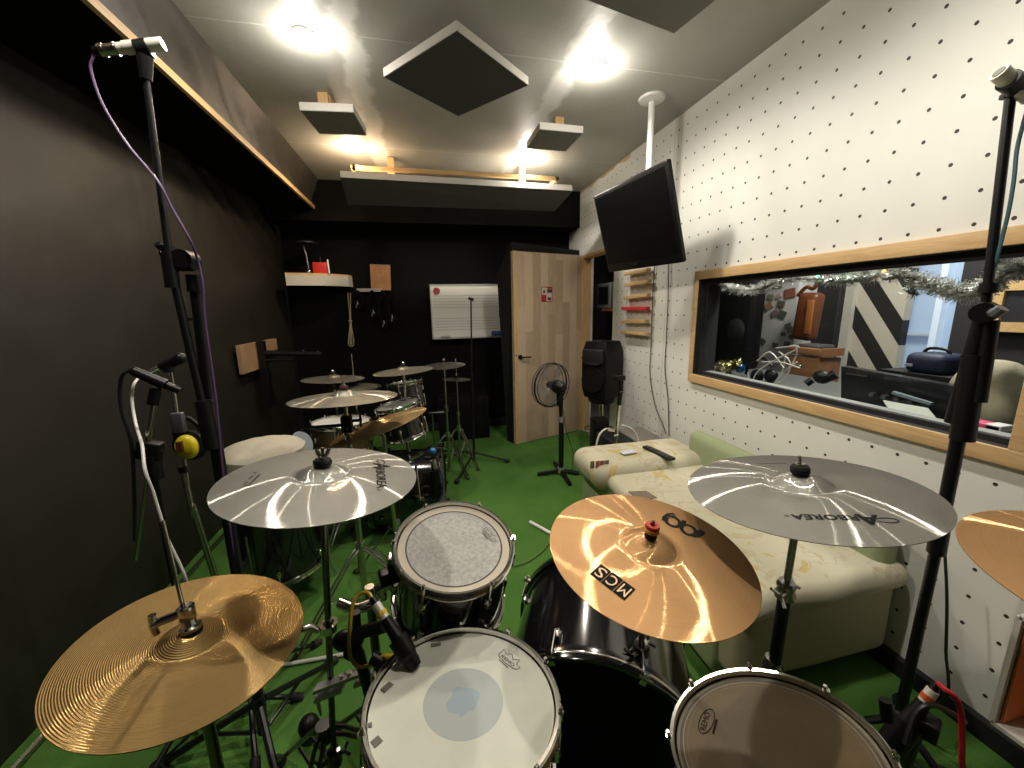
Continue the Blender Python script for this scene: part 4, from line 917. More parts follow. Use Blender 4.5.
for k in range(3):
    a = .5+k*2*PI/3; u = V((math.cos(a), math.sin(a), 0)); put('basket_arm', M().tube([bb+V((0, 0, sc.z-.2)), bb+u*.18+V((0, 0, sc.z-.175)), bb+u*.185+V((0, 0, sc.z-.12))], .006), CHROME2, t)
tn = V((-.195, .016, 1)); tc = V((-.21, 2.573, .806))
d3, T3 = drum('tom_drum', 'black tom with chrome hoops tilted left at the second kit, beyond the bronze cymbal', 'tom drum', tc, tn, .150, .20, HEADG, lugs=6, a0=.4)
d4, T4 = drum('tom_drum', 'dark grey tom standing farther back at the second kit', 'tom drum', at(405, 386, Y=3.0)+V((0, 0, .02)), (-.1, .1, 1), .13, .17, HEADG, shellm=SHELLG, lugs=6, a0=.2)
d5, T5 = drum('bass_drum', 'black bass drum of the second kit with olive front head facing right', 'bass drum', (.035, 2.47, .265), (1, -.12, 0), .255, .42, HEADO, bass=True, lugs=8, a0=.39, x=(0, 0, 1), hoopm=SHELL)
mb = M(); pc = V((-.16, 2.47, .52))
mb.cyl(pc, V((pc.x, pc.y, .72)), .013).tube([V((pc.x, pc.y, .70)), V((tc.x+.02, tc.y-.12, .70))], .009).tube([V((pc.x, pc.y, .70)), V((-.16, 2.9, .78))], .009)
put('tom_holder', mb, CHROME, d5)
mc = thing('microphone', 'blue-topped microphone and white plug clipped over the second bass drum', 'microphone', at(433, 455, Y=2.2))
put('mic_body', M().cyl(at(433, 456, Y=2.25), at(434, 470, Y=2.25), .018, .014).cyl(at(434, 470, Y=2.25), at(438, 495, Y=2.25), .03, .035), BLACK, mc); put('mic_cap', M().sph(at(433, 451, Y=2.25), .020), mat('blue plastic', (.02, .12, .35), .4), mc)
put('plug', M().cyl(at(433, 460, Y=2.2), at(436, 468, Y=2.2), .016).cyl(at(410, 460, Y=2.3), at(424, 452, Y=2.3), .010).cyl(at(416, 465, Y=2.25), at(420, 500, Y=2.2), .009), CHROME, mc)
cable('blue cable hanging over the second kit bass drum', [at(434, 462, Y=2.2), at(440, 470, Y=2.2), at(443, 485, Y=2.2), at(441, 497, Y=2.2), at(436, 505, Y=2.2)], .005, mat('blue cable', (.03, .03, .18), .5))
# hi-hat and far cymbals
def far_stand(label, c, z_, foot=(0, 0), ang=.3, rod=0, legs=(.36, .30), name='cymbal_stand'):
    b = V((c.x+foot[0], c.y+foot[1], 0)); t = thing(name, label, 'cymbal stand', b)
    put('lower_tube', M().cyl(b+V((0, 0, .03)), V((b.x, b.y, c.z*.6)), .012), CHROME2, t)
    put('upper_tube', M().cyl(V((b.x, b.y, c.z*.6)), c-V((0, 0, .02)), .009), CHROME2, t)
    put('rod', M().cyl(c-V((0, 0, .03)), c+V((0, 0, .05+rod)), .004), CHROME, t)
    put('top_felt', M().cyl(c+V((0, 0, z_)), c+V((0, 0, z_+.014)), .015), FELT, t); put('wing_nut', M().sph(c+V((0, 0, z_+.022)), .011), CHROME, t)
    put('clamp', M().cyl(V((b.x, b.y, c.z*.6-.02)), V((b.x, b.y, c.z*.6+.02)), .02), CHROME2, t)
    tripod(t, b, legs[0], legs[1], ang, CHROME, double=True); return t
for (c0_, r_, tl, lab, rod, nm_) in ((at(333.5, 379, Y=2.75), .196, (.04, .03, 1), 'dim silver cymbal by the left wall at the second kit', 0, 'crash_cymbal'),
        (at(354.5, 386.3, Y=2.74), .178, (.06, .05, 1), 'second kit hi-hat cymbal with tall thin rod', .17, 'hi_hat_cymbal'),
        (at(403.5, 371, Y=2.67), .198, (-.064, .016, 1), 'pale cymbal left of the whiteboard', 0, 'crash_cymbal'),
        (at(444, 365.6, Y=3.29), .18, (-.028, -.024, 1), 'pale cymbal under the whiteboard', 0, 'crash_cymbal'),
        ((.24, 3.45, .80), .13, (.05, .05, 1), 'smallest far cymbal on a thin stand', .14, 'splash_cymbal')):
    o, c_, z_ = simple_cym(lab, c0_, r_, tl, OLDC, nm_)
    far_stand('chrome stand holding the '+lab, c_, z_(.012), ang=-1.0 if c_.x > 0 else .3, rod=rod, legs=(.34, .25) if c_.x > 0 else (.30, .25))
    if rod: cymbal(nm_, 'lower of the two cymbals under the '+lab, c_-V((0, 0, .004)), (-tl[0], -tl[1], -1), r_*.98, OLDC)
t = thing('percussion_tray', 'small chrome clamp table on the far stand under the pale cymbal', 'clamp', at(438, 412, Y=3.3)); pc = at(438, 412, Y=3.35)
put('tray', M().box(pc, (.17, .06, .015), bev=.004), CHROME2, t); put('tray_leg', M().cyl(pc+V((-.05, 0, 0)), pc+V((-.05, 0, -.38)), .007).box(pc+V((.07, 0, .03)), (.03, .03, .05)), CHROME2, t)
t = thing('amplifier', 'dark amplifier standing in the back corner behind the far stands', 'amplifier', (.35, 4.2, 0))
put('cabinet', M().box((.35, 4.25, .24), (.55, .32, .48), bev=.01), mat('amp tolex', (.003, .003, .003), .8, spec=.15), t); put('grille', M().box((.35, 4.085, .22), (.48, .01, .36)), mat('amp grille', (.005, .005, .005), .9, spec=.1), t)

# bare microphone stand before the whiteboard
c = at(471, 299, Y=3.5); base = V((c.x-.035, 3.45, 0))
t = thing('microphone_stand', 'bare slim black stand with nothing on it in front of the whiteboard', 'microphone stand', base)
put('main_tube', M().cyl(base+V((0, 0, .02)), V((base.x+.01, 3.46, .85)), .012).cyl(V((base.x+.01, 3.46, .85)), c, .007), BLACKM, t)
put('mic_clip', M().box(c, (.05, .02, .025), rot3(0, 0, .3), bev=.004), BLACK, t)
for k, (q1) in enumerate(((507, 460.5), (440, 451), (457, 481))):
    e = at(*q1, Z=.02); L_ = put('leg', M().tube([base+V((0, 0, .09)), e], .010), BLACKM, t); put('rubber_foot', M().sph(e, .022, (1.2, 1, .8)), RUBBER, L_)

# ================================================================== FAN
b = at(561, 474, Z=0); hb_ = at(560, 386, Y=b.y-.03)
t = thing('pedestal_fan', 'black pedestal fan with round wire cage in front of the wooden door', 'fan', b)
fn = V((-.43, .90, .02)).normalized(); cage = at(551, 385, Y=3.0)
put('pole', M().cyl(b+V((0, 0, .03)), V((b.x, b.y, .48)), .022).cyl(V((b.x, b.y, .45)), hb_+V((0, 0, -.05)), .016), BLACKM, t)
put('pole_collar', M().cyl(V((b.x, b.y, .47)), V((b.x, b.y, .52)), .026), mat('grey collar', (.18, .18, .17), .4), t)
put('motor', M().lathe([(0, -.13), (.03, -.125), (.05, -.10), (.055, -.04), (.045, 0), (0, .005)], cage-fn*.03, fn, 24), BLACK, t)
put('control_box', M().box(hb_+V((0, 0, -.10)), (.05, .045, .14), bev=.012), BLACK, t)
Tg = frame(cage, fn); R_ = .180
mb = M(Tg)
for z_, rr in ((-.035, R_), (.035, R_)): mb.ring((0, 0, z_), (0, 0, 1), rr, .0035, 48, 6)
mb.ring((0, 0, .0), (0, 0, 1), R_+.003, .006, 48, 6, 1.6)
put('cage_rim', mb, BLACK, t)
mb = M(Tg)
for s_ in (-1, 1):
    for k in range(60):
        a = 2*PI*k/60; u = V((math.cos(a), math.sin(a), 0)); mb.tube([u*.035+V((0, 0, s_*.06)), u*.12+V((0, 0, s_*.058)), u*R_+V((0, 0, s_*.03))], .0008, 4)
put('cage_wires', mb, mat('grey wire', (.15, .15, .15), .4), t)
BL = mat('smoked blade', (.20, .21, .20), .25); BL.node_tree.nodes['Principled BSDF'].inputs['Alpha'].default_value = .45
for k in range(5):
    a0_ = 2*PI*k/5; mb = M(Tg)
    def bf(u, v, a0_=a0_):
        r = .03+.14*u; w2 = .20+.38*math.sin(min(1, u*1.15)*PI*.75); a = a0_+(v-.5)*w2*1.6+.5*u; return (r*math.cos(a), r*math.sin(a), (v-.5)*.035)
    mb.grid(bf, 10, 6); put('blade', mb, BL, t)
put('hub', M(Tg).cyl((0, 0, -.02), (0, 0, .03), .033, .028, 24), BLACK, t)
for q1 in ((537.5, 474), (579, 473), (555, 463), (570, 484)):
    e = at(*q1, Z=.02); L_ = put('base_bar', M().tube([b+V((0, 0, .035)), e], .017, 8), BLACK, t)
put('base_hub', M().cyl(b+V((0, 0, .02)), b+V((0, 0, .065)), .035, .03, 20), mat('grey collar', (.18, .18, .17), .4), t)
cable('black fan cord hanging to the floor behind the pole', [at(562, 400, Y=2.95), at(566, 430, Y=2.95), at(573, 452, Y=2.95), V((1.15, 2.9, .02)), V((1.35, 2.95, .012))], .003, BC)

# ================================================================== TELEVISION
a_, b_, c_ = -1.472, -.288, -.017
n = V((math.sin(a_)*math.cos(b_), -math.cos(a_)*math.cos(b_), math.sin(b_))); u = V((math.cos(a_), math.sin(a_), 0)); v = u.cross(n)*-1
if v.z < 0: v = -v
uu = u*math.cos(c_)+v*math.sin(c_); vv = -u*math.sin(c_)+v*math.cos(c_)
C_ = V((1.355, 2.432, 1.933)); Tv = Matrix(((uu.x, vv.x, n.x, C_.x), (uu.y, vv.y, n.y, C_.y), (uu.z, vv.z, n.z, C_.z), (0, 0, 0, 1)))
if Tv.to_3x3().determinant() < 0: Tv = Matrix(((-uu.x, vv.x, n.x, C_.x), (-uu.y, vv.y, n.y, C_.y), (-uu.z, vv.z, n.z, C_.z), (0, 0, 0, 1)))
t = thing('television', 'black television hanging tilted down from a white ceiling pole', 'television', T=Tv)
put('casing', M(Tv).box((0, 0, -.02), (.78, .556, .036), bev=.012), BLACK, t)
put('screen', M(Tv).box((0, .015, -.003), (.73, .47, .006)), mat('switched off screen', (.002, .002, .002), .35, spec=.2), t)
put('back_housing', M(Tv).box((0, 0, -.06), (.50, .36, .06), bev=.02), BLACK, t)
put('stripe', M(Tv).box((-.05, -.245, -.001), (.05, .008, .006)), CHROME2, t)
t = thing('ceiling_mount', 'white tubular pole mount carrying the television from the ceiling', 'television mount', (1.41, 2.355, ZC))
put('pole', M().cyl((1.41, 2.355, 1.93), (1.41, 2.355, ZC), .019, seg=20), WHITEP, t)
put('ceiling_plate', M().lathe([(0, -.022), (.03, -.022), (.075, -.012), (.08, 0), (0, 0)], (1.41, 2.355, ZC), (0, 0, 1), 32), WHITEP, t)
put('bracket', M().box((1.45, 2.40, 1.94), (.10, .14, .10)), CHROME2, t)
for k, (q, lb) in enumerate((([(655, 262), (652.5, 300), (651, 345), (650, 375), (655, 405), (663, 425), (666, 434)], 'thin dark cable hanging from the television, left of two'), ([(669, 258), (668, 300), (666, 345), (665, 370), (668, 400), (669, 436)], 'thin dark cable hanging from the television, right of two'))):
    cable(lb, [at(*p_, X=XR-.012) for p_ in q], .0038, mat('brown cable', (.07, .05, .045), .5), group='television cables')

# wooden rope ladder decoration on the wall
t = thing('slat_ladder', 'hanging rope ladder of short wooden slats on the white wall, one painted red', 'wall rack', at(635, 300, X=XR))
REDP = mat('red paint', (.55, .02, .03), .5)
for k, (xa, ya, xb, yb) in enumerate(((626, 274, 649, 269.5), (626, 285, 650, 281.5), (625, 298, 649, 295), (623, 308.5, 648, 308.5), (623, 321.5, 647, 321.5), (622, 332, 647, 334))):
    A, B = at(xa, ya, X=XR-.035), at(xb, yb, X=XR-.035); mid = (A+B)/2; dv = B-A
    put('slat', M().box(mid, (.036, dv.length, .028), rot3(0, math.atan2(dv.z, -dv.y)*-1), bev=.003), REDP if k == 3 else PINEY, t, label='red slat' if k == 3 else None)
for xa, ya, xb, yb in ((629, 270, 625.5, 334), (647, 268, 643.5, 334)):
    put('rope', M().tube([at(xa, ya, X=XR-.02), at(xb, yb, X=XR-.02)], .0015, 5), mat('thin string', (.4, .38, .33), .8), t)

# ================================================================== SPEAKER ON STOOL, CASE, STAND
sp = V((1.52, 3.16, .62)); fnv = V((-.87, -.49, 0)).normalized(); sv = V((fnv.y, -fnv.x, 0))   # sv: towards near side
Ts_ = Matrix(((sv.x, fnv.x, 0, sp.x), (sv.y, fnv.y, 0, sp.y), (0, 0, 1, sp.z), (0, 0, 0, 1)))
t = thing('loudspeaker', 'black loudspeaker standing on a stool beside the doorway', 'speaker', T=Ts_)
w2, d2_, hh_ = .15, .15, .50
mb = M(Ts_)
sec = []
def spk(u, v):
    a = u*2*PI; r = 1/max(abs(math.cos(a)), abs(math.sin(a)))**.75
    z = v; k = .86+.14*math.sin(min(1, z*4)*PI/2) if z < .25 else 1.0
    k2 = k*(1-.18*max(0, z-.82)/.18)
    return (w2*r*math.cos(a)*k2*.93, d2_*r*math.sin(a)*k2*.93, hh_*z)
mb.grid(spk, 40, 16); mb.prism([V((.10*math.cos(q_), .10*math.sin(q_), hh_*.998)) for q_ in [2*PI*i/16 for i in range(16)]], (0, 0, .004)); mb.box((0, 0, hh_-.01), (.22, .21, .02), bev=.008).box((0, 0, .01), (.22, .21, .02))
put('cabinet', mb, mat('speaker shell', (.004, .004, .004), .5, spec=.2, bump=.3, bscale=200), t)
put('grille', M(Ts_).lathe([(0, .0), (.112, 0), (.118, -.02)], (0, d2_*1.02, .17), (0, 1, 0), 40), mat('speaker mesh', (.004, .004, .004), .7, spec=.15, bump=.8, bscale=500), t)
put('horn', M(Ts_).box((0, d2_*.98, .38), (.21, .03, .12), bev=.012).hexa([(-.10, d2_*1.02, .33), (.10, d2_*1.02, .33), (.06, d2_*1.10, .305), (-.06, d2_*1.10, .305), (-.12, d2_*1.02, .36), (.12, d2_*1.02, .36), (.10, d2_*1.03, .365), (-.10, d2_*1.03, .365)]), mat('horn grey', (.016, .016, .016), .5, spec=.3), t)
t = thing('stool', 'chrome-legged stool under the black loudspeaker', 'stool', (1.52, 3.16, 0))
put('seat', M().lathe([(0, .57), (.11, .57), (.12, .585), (.12, .61), (.11, .62), (0, .62)], (1.52, 3.16, 0), (0, 0, 1), 32), BLACK, t)
put('column', M().cyl((1.52, 3.16, .1), (1.52, 3.16, .57), .02), CHROME, t); put('foot_ring', M().ring((1.52, 3.16, .30), (0, 0, 1), .15, .009).tube([(1.36, 3.16, .30), (1.68, 3.16, .30)], .007), CHROME, t)
for k in range(4):
    a = k*PI/2+.5; put('leg', M().tube([(1.52, 3.16, .14), (1.52+.16*math.cos(a), 3.16+.16*math.sin(a), .015)], .011), CHROME, t)
t = thing('flight_case', 'low black equipment case with grey top between the stool and the sofa', 'case', (1.42, 2.75, 0))
mb = M().box((1.49, 2.59, .215), (.40, .34, .43), bev=.008); put('case_body', mb, mat('case black', (.01, .01, .01), .4), t)
put('case_top', M().box((1.57, 2.59, .436), (.22, .32, .012), bev=.002), mat('grey brown lid', (.16, .145, .13), .5), t)
for x_ in (1.30, 1.67): put('corner', M().box((x_, 2.42, .40), (.04, .02, .05), bev=.004), CHROME2, t)
t = thing('mixer_box', 'small black box with plugs at the left end of the equipment case', 'case', (1.30, 2.98, 0))
bx_ = at(602, 425, Y=2.85); put('case_body', M().box((bx_.x, 2.90, .25), (.12, .12, .50), bev=.006), BLACK, t)
put('connector', M().cyl(at(607, 430, Y=2.38), at(614, 431, Y=2.38), .011).cyl(at(614, 436, Y=2.38), at(618, 435, Y=2.38), .009), CHROME, t)
cable('white cable curving from the case down behind the sofa end', [at(612, 430, Y=2.5), at(606, 429, Y=2.5), at(600, 434, Y=2.5), at(596.5, 445, Y=2.5), at(596, 460, Y=2.5)], .007, WH, group='white cables on the case')
cable('white cable at the middle of the equipment case', [at(622, 425, Y=2.38), at(632, 429, Y=2.38), at(637, 436, Y=2.38), at(639, 448, Y=2.38)], .006, WH)
cable('white cable at the right end of the equipment case', [at(654, 433, Y=2.38), at(659, 437, Y=2.38), at(661, 448, Y=2.38)], .006, WH)
bs = at(617, 452, Y=2.42); base = V((bs.x, 2.46, 0))
t = thing('microphone_stand', 'short chrome stand with black clamp head in front of the loudspeaker', 'microphone stand', base)
put('main_tube', M().cyl(base+V((0, 0, .02)), at(619, 404, Y=2.44), .0115).cyl(at(619, 404, Y=2.44), at(621, 380, Y=2.44), .008), CHROME, t)
put('grip', M().cyl(at(619, 405, Y=2.44), at(620.5, 392, Y=2.44), .016), BLACK, t)
put('clamp_head', M().box(at(620, 378, Y=2.44), (.07, .04, .035), bev=.008).cyl(at(621, 381, Y=2.44), at(621, 391, Y=2.44), .017).cyl(at(614, 376, Y=2.44), at(612, 375, Y=2.44), .012), BLACK, t)
put('base_plate', M().lathe([(0, 0), (.11, 0), (.11, .012), (.02, .02), (0, .02)], base, (0, 0, 1), 32), BLACKM, t)

# ================================================================== SOFA
def m_floral():
    m, N, L, p = nt('cream floral upholstery'); g = G(m); o, x, y, z = g.obj()
    n1 = g.noise(g.mapv(o, (1, 1.2, 1)), 4.5, 4, 1.8); n2 = g.noise(g.mapv(o, (1, 1, 1), loc=(3, 1, 2)), 5, 4, 1.6); n3 = g.noise(g.mapv(o, (1, 1, 1), loc=(7, 4, 2)), 4.5, 2, 1.2)
    base = g.ramp(g.noise(o, 2, 3), [(.3, (.40, .375, .26)), (.7, (.49, .465, .35))])
    c = g.mix(g.math('MULTIPLY', g.math('GREATER_THAN', n1, .58), .7), base, (.38, .33, .20))
    c = g.mix(g.math('MULTIPLY', g.math('GREATER_THAN', n2, .62), .75), c, (.42, .30, .09))
    lines = g.math('LESS_THAN', g.math('ABSOLUTE', g.math('SUBTRACT', n3, .5)), .012)
    c = g.mix(g.math('MULTIPLY', lines, .28), c, (.30, .22, .13))
    L.new(c, p.inputs['Base Color']); p.inputs['Roughness'].default_value = .75
    g.bump(g.math('ADD', g.noise(o, 6, 3), g.math('MULTIPLY', g.noise(o, 300, 2), .05)), .5, .02, p.inputs['Normal']); return m
FLOR = m_floral(); SAGE = mat('sage green cloth', (.26, .31, .17), .85, bump=.2, bscale=60); BEIGE = mat('tan vinyl', (.36, .33, .21), .6, bump=.1, bscale=20)
sofa = thing('sofa', 'cream floral and sage green sofa against the white wall behind the cymbals', 'sofa', (1.33, 1.6, 0))
def soft(c, d, bev, wob=.006, seg=1):
    t_ = bmesh.new(); bmesh.ops.create_cube(t_, size=1)
    for v_ in t_.verts: v_.co = V((v_.co.x*d[0], v_.co.y*d[1], v_.co.z*d[2]))
    bmesh.ops.bevel(t_, geom=t_.edges[:], offset=bev, segments=5, affect='EDGES', profile=.5)
    bmesh.ops.subdivide_edges(t_, edges=[e for e in t_.edges if e.calc_length() > .12], cuts=8, use_grid_fill=True)
    mb = M(); mp = {}
    for v_ in t_.verts:
        q = v_.co.copy(); nz = noise.noise(V(c)+q*6); q += q.normalized()*nz*wob; mp[v_] = mb._v(V(c)+q)
    for f_ in t_.faces: mb._f([mp[x_] for x_ in f_.verts])
    t_.free(); return mb
put('base', soft((1.345, 1.585, .235), (.70, 1.30, .33), .05), BEIGE, sofa)
put('front_panel', soft((1.005, 1.66, .21), (.05, 1.26, .34), .02, .002), SAGE, sofa)
put('seat_cushion', soft((1.33, 1.475, .415), (.74, 1.15, .10), .048, .02), FLOR, sofa)
put('arm_cushion', soft((1.285, 2.10, .435), (.78, .40, .17), .075, .014), FLOR, sofa)
put('arm_base', soft((1.31, 2.15, .22), (.68, .32, .38), .05), SAGE, sofa)
put('backrest', soft((1.635, 1.50, .42), (.10, 1.12, .44), .05, .004), SAGE, sofa)
put('under_board', M().box((1.36, 1.62, .05), (.60, 1.1, .10)), MATTE, sofa)
t = thing('sofa_print', 'dark printed patch on the cream arm cushion of the sofa', 'label') if False else None
mb = M()
arm = [at(591+i*4.2, 461+(-.35*i), Y=1.975) for i in range(5)]
ml = thing('remote_control', 'black remote control lying across the sofa arm cushion', 'remote control', at(659, 454, Z=.545))
A, B = at(645, 446.5, Z=.532), at(673, 459.5, Z=.532); dv = B-A
q = rot3(math.atan2(dv.y, dv.x))
put('remote_body', M().box((A+B)/2, (dv.length, .045, .016), q, bev=.005), BLACK, ml)
mb = M()
for i in range(7):
    for j in (-1, 0, 1): mb.box((A+B)/2+q@V((dv.length*(i-3)/9, j*.012, .009)), (.010, .007, .003), q)
put('button', mb, mat('button grey', (.10, .10, .10), .5), ml, kind=None, label='rows of small grey buttons')
cd = at(628, 452, Z=.532)
put('card', M().box(cd, (.095, .055, .004), rot3(.1)), mat('card white', (.55, .58, .62), .3), label='small pale card lying on the sofa arm cushion beside the remote', cat='card')
bl = thing('cloth_patch', 'small faded printed picture on the front of the sofa arm cushion', 'print', at(600, 465, Y=1.95))
for k, (x_, c_) in enumerate(((592, (.16, .14, .10)), (597.5, (.30, .10, .10)), (602, (.22, .09, .10)), (606.5, (.14, .12, .09)))):
    p_ = at(x_, 464.5-k*.3, Y=1.955); put('stripe', M().box(p_+V((0, -.004, 0)), (.026, .006, .045), bev=.002), mat('faded print %d' % k, c_, .9), bl)
put('wooden_tray', M().hexa([at(*p_, Z=.487) for p_ in ((563, 497), (640, 480), (655, 499), (600, 505))]+[at(*p_, Z=.492) for p_ in ((563, 497), (640, 480), (655, 499), (600, 505))]), mat('brown patch', (.13, .10, .07), .7)) if False else None
dk = M(); P = [at(*p_, Z=.486) for p_ in ((628, 492), (646, 491.5), (657, 498), (640, 501))]
dk.prism(P, (0, 0, .004)); put('folded_cloth', dk, mat('brown grey cloth', (.14, .11, .085), .8), label='small brown cloth patch lying on the sofa seat above the bronze crash', cat='cloth')
# drum stick / white piece on the carpet and cables
put('drumstick', M().cyl(at(530, 522, Z=.012), at(552, 534, Z=.012), .011), WHITEP, label='white stick end lying on the green carpet left of the bronze crash', cat='stick')
cable('thin green cable curving on the carpet beyond the bass drum', [at(514, 566, Z=.01), at(530, 560, Z=.01), at(545, 548, Z=.01), at(556, 532, Z=.01)], .004, mat('green cable', (.08, .16, .05), .5))
put('floor_rod', M().cyl(at(283, 665, Z=.01), at(352, 653, Z=.01), .008), mat('pale rod', (.5, .5, .45), .4), label='pale rod lying on the carpet beyond the hi-hat', cat='stick')
put('pedal_beater', M().sph(at(309, 726, Z=.05), .034, (1, 1, 1.1)).tube([at(309, 733, Z=.04), at(325, 752, Z=.02), at(330, 775, Z=.02)], .007), BLACK, label='round black beater on the carpet between hi-hat and snare', cat='beater')

# ================================================================== WALL THINGS AT THE BACK AND LEFT
# whiteboard with music staves
A, B = at(430, 285, Y=YB-.06), at(434, 338, Y=YB-.06); xr_ = .98
t = thing('whiteboard', 'whiteboard ruled with music staves on the black back wall', 'whiteboard', (A.x, YB-.06, B.z))
w0, w1, z0_, z1_ = A.x, xr_, B.z, A.z
put('board', M().box(((w0+w1)/2, YB-.055, (z0_+z1_)/2), (w1-w0, .02, z1_-z0_)), mat('whiteboard white', (.72, .71, .66), .25), t)
mb = M()
for c_, d_ in ((((w0+w1)/2, YB-.06, z1_), (w1-w0+.02, .03, .012)), (((w0+w1)/2, YB-.06, z0_), (w1-w0+.02, .03, .012)), ((w0, YB-.06, (z0_+z1_)/2), (.012, .03, z1_-z0_)), ((w1, YB-.06, (z0_+z1_)/2), (.012, .03, z1_-z0_))): mb.box(c_, d_)
put('board_frame', mb, mat('aluminium', (.5, .5, .48), .35, .8), t)
mb = M()
for s0 in (z1_-.12, z1_-.37):
    for k in range(5): mb.box(((w0+w1)/2, YB-.067, s0-k*.032), (w1-w0-.05, .002, .0035))
put('stave_lines', mb, mat('grey line', (.25, .25, .24), .5), t)
tr = (w1-w0)
put('pen_tray', M().box(((w0+w1)/2, YB-.09, z0_-.008), (w1-w0, .06, .01)), mat('aluminium', (.5, .5, .48), .35, .8), t)
mp_ = at(436.5, 291, Y=YB-.075); put('magnet', M().cyl(mp_+V((0, .008, 0)), mp_-V((0, .004, 0)), .038, seg=28), mat('magnet red', (.30, .03, .03), .5), label='round red magnet in the upper left corner of the whiteboard', cat='magnet')
mp_ = at(501, 313, Y=YB-.085); put('board_eraser', M().box(mp_, (.05, .03, .09), bev=.012), BLACK, label='small black rounded eraser stuck on the whiteboard near the door', cat='eraser')
mp_ = at(497, 333, Y=YB-.10); put('cloth', M().box(mp_, (.13, .04, .045), bev=.012), mat('blue cloth', (.03, .07, .32), .7), label='blue sponge on the whiteboard pen tray', cat='sponge')
for px_, c_, l_ in ((446, (.35, .38, .36), 'grey marker at the left end of the whiteboard pen tray'), (464, (.6, .6, .58), 'white marker left of the bare stand on the whiteboard tray'), (478, (.6, .6, .58), 'white marker right of the bare stand on the whiteboard tray')):
    p_ = at(px_, 336.5, Y=YB-.09); put('marker_pen', M().cyl(p_-V((.06, 0, 0)), p_+V((.05, 0, 0)), .010), mat('pen%s' % px_, c_, .5), label=l_, cat='marker', group='markers on the whiteboard tray')
# corner shelf
zS = 1.80; Yw = YB-.02
t = thing('wall_shelf', 'corner shelf with wooden top and pale underside in the back left corner', 'shelf', (-1.05, 4.3, 1.70))
A, B, Cc = at(285, 274.5, Y=4.15), at(352, 277, Y=4.42), V((-1.36, YB-.03, zS))
zt = A.z
x0_ = A.x
poly = [V((x0_, 4.15, zt)), V((-.95, 4.22, zt)), V((-.76, 4.40, zt)), V((-.74, YB-.03, zt)), V((x0_, YB-.03, zt))]
put('shelf_top', M().prism(poly, (0, 0, .018)), PINE, t)
mb = M()
for p_, q_ in zip(poly[:3], poly[1:4]): mb.hexa([p_-V((0, 0, .10)), q_-V((0, 0, .10)), q_-V((0, -.012, .10)), p_-V((0, -.012, .10)), p_, q_, q_+V((0, .012, 0)), p_+V((0, .012, 0))])
put('shelf_edge', mb, mat('grey white laminate', (.50, .49, .44), .5), t)
def on_shelf(px_): return at(px_, 270, Y=4.3)
p_ = at(321, 268, Y=4.3)
rc = thing('toolbox', 'small red case with dark handle on the corner shelf', 'case', (p_.x, 4.3, zt+.018))
put('case_body', M().box((p_.x, 4.3, zt+.018+.055), (.14, .09, .11), bev=.012), mat('toy red', (.55, .03, .02), .4), rc); put('handle', M().cyl((p_.x+.0, 4.3, zt+.12), (p_.x, 4.3, zt+.18), .010), BLACK, rc)
put('marker_pen', M().cyl((p_.x+.085, 4.24, zt+.018), (p_.x+.080, 4.24, zt+.15), .008), WHITEP, label='white pen standing beside the red case on the corner shelf', cat='marker')
q_ = at(307, 262, Y=4.32); dl_ = thing('desk_lamp', 'dark metal lamp standing at the left end of the corner shelf', 'lamp', (q_.x, 4.32, zt+.018))
put('stem', M().tube([(q_.x+.01, 4.32, zt+.02), (q_.x, 4.32, zt+.2), (q_.x-.02, 4.32, zt+.31)], .011), mat('steel grey', (.12, .12, .13), .35, .7), dl_)
put('lamp_shade', M().lathe([(0, 0), (.06, 0), (.10, -.02), (.10, -.025), (0, -.008)], (q_.x+.02, 4.3, zt+.33), (0, 0, 1), 28), mat('steel dark', (.05, .05, .055), .4, .5), dl_)
put('base', M().sph((q_.x+.015, 4.29, zt+.04), .028), CHROME2, dl_)
# plywood board and hanging things
A, B = at(369.5, 264.5, Y=YB-.045), at(391.5, 290, Y=YB-.045)
t = thing('plywood_board', 'amber plywood board with hooks on the back wall right of the corner shelf', 'board', (A.x, YB-.04, B.z))
put('board', M().box(((A.x+B.x)/2, YB-.04, (A.z+B.z)/2), (B.x-A.x, .02, A.z-B.z), rot3(0, 0, R(2))), ORANGEW, t)
put('hook_strip', M().box((A.x-.02, YB-.06, B.z-.0), (.26, .02, .035)), mat('pale strip', (.35, .32, .27), .6), t)
for k, (x_, y_, r_, ln, lb) in enumerate(((357, 300, .05, .0, 'coil of black cable with bright plugs hanging below the corner shelf right end'), (372, 300, .055, .1, 'loop of black cable with silver plugs hanging left of the plywood board'), (382, 300, .05, .22, 'loop of black cable hanging under the plywood board'), (391, 305, .045, .16, 'narrow loop of black cable hanging right of the plywood board'))):
    p_ = at(x_, 291, Y=YB-.09); L0 = .16+ln
    pts = [V((p_.x+r_*math.sin(a)*(.6+.4*math.sin(a/2)), p_.y-.005*k, p_.z-L0*(1-math.cos(a))/2)) for a in [2*PI*i/14 for i in range(14)]]
    h_ = thing('coiled_cable', lb, 'cable', p_, group='cables hanging on the back wall'); put('coil', M().tube(pts, .009, 7, 3, True).tube([q_+V((.012, -.012, -.02)) for q_ in pts], .007, 7, 3, True), mat('coil black', (.004, .004, .004), .7, spec=.12), h_)
    put('plug', M().cyl(pts[6]+V((-.02, -.015, .01)), pts[6]+V((-.03, -.015, .05)), .008).cyl(pts[8]+V((0, -.015, -.02)), pts[8]+V((.01, -.015, .02)), .008), CHROME, h_)
p_ = at(349, 293, Y=YB-.10); q_ = at(351.5, 346, Y=YB-.10)
t = thing('rope_coil', 'pale cream cord tied in a long hanging loop under the corner shelf', 'rope', p_); ROPE = mat('cream cord', (.42, .38, .22), .8)
mid = p_.lerp(q_, .52)
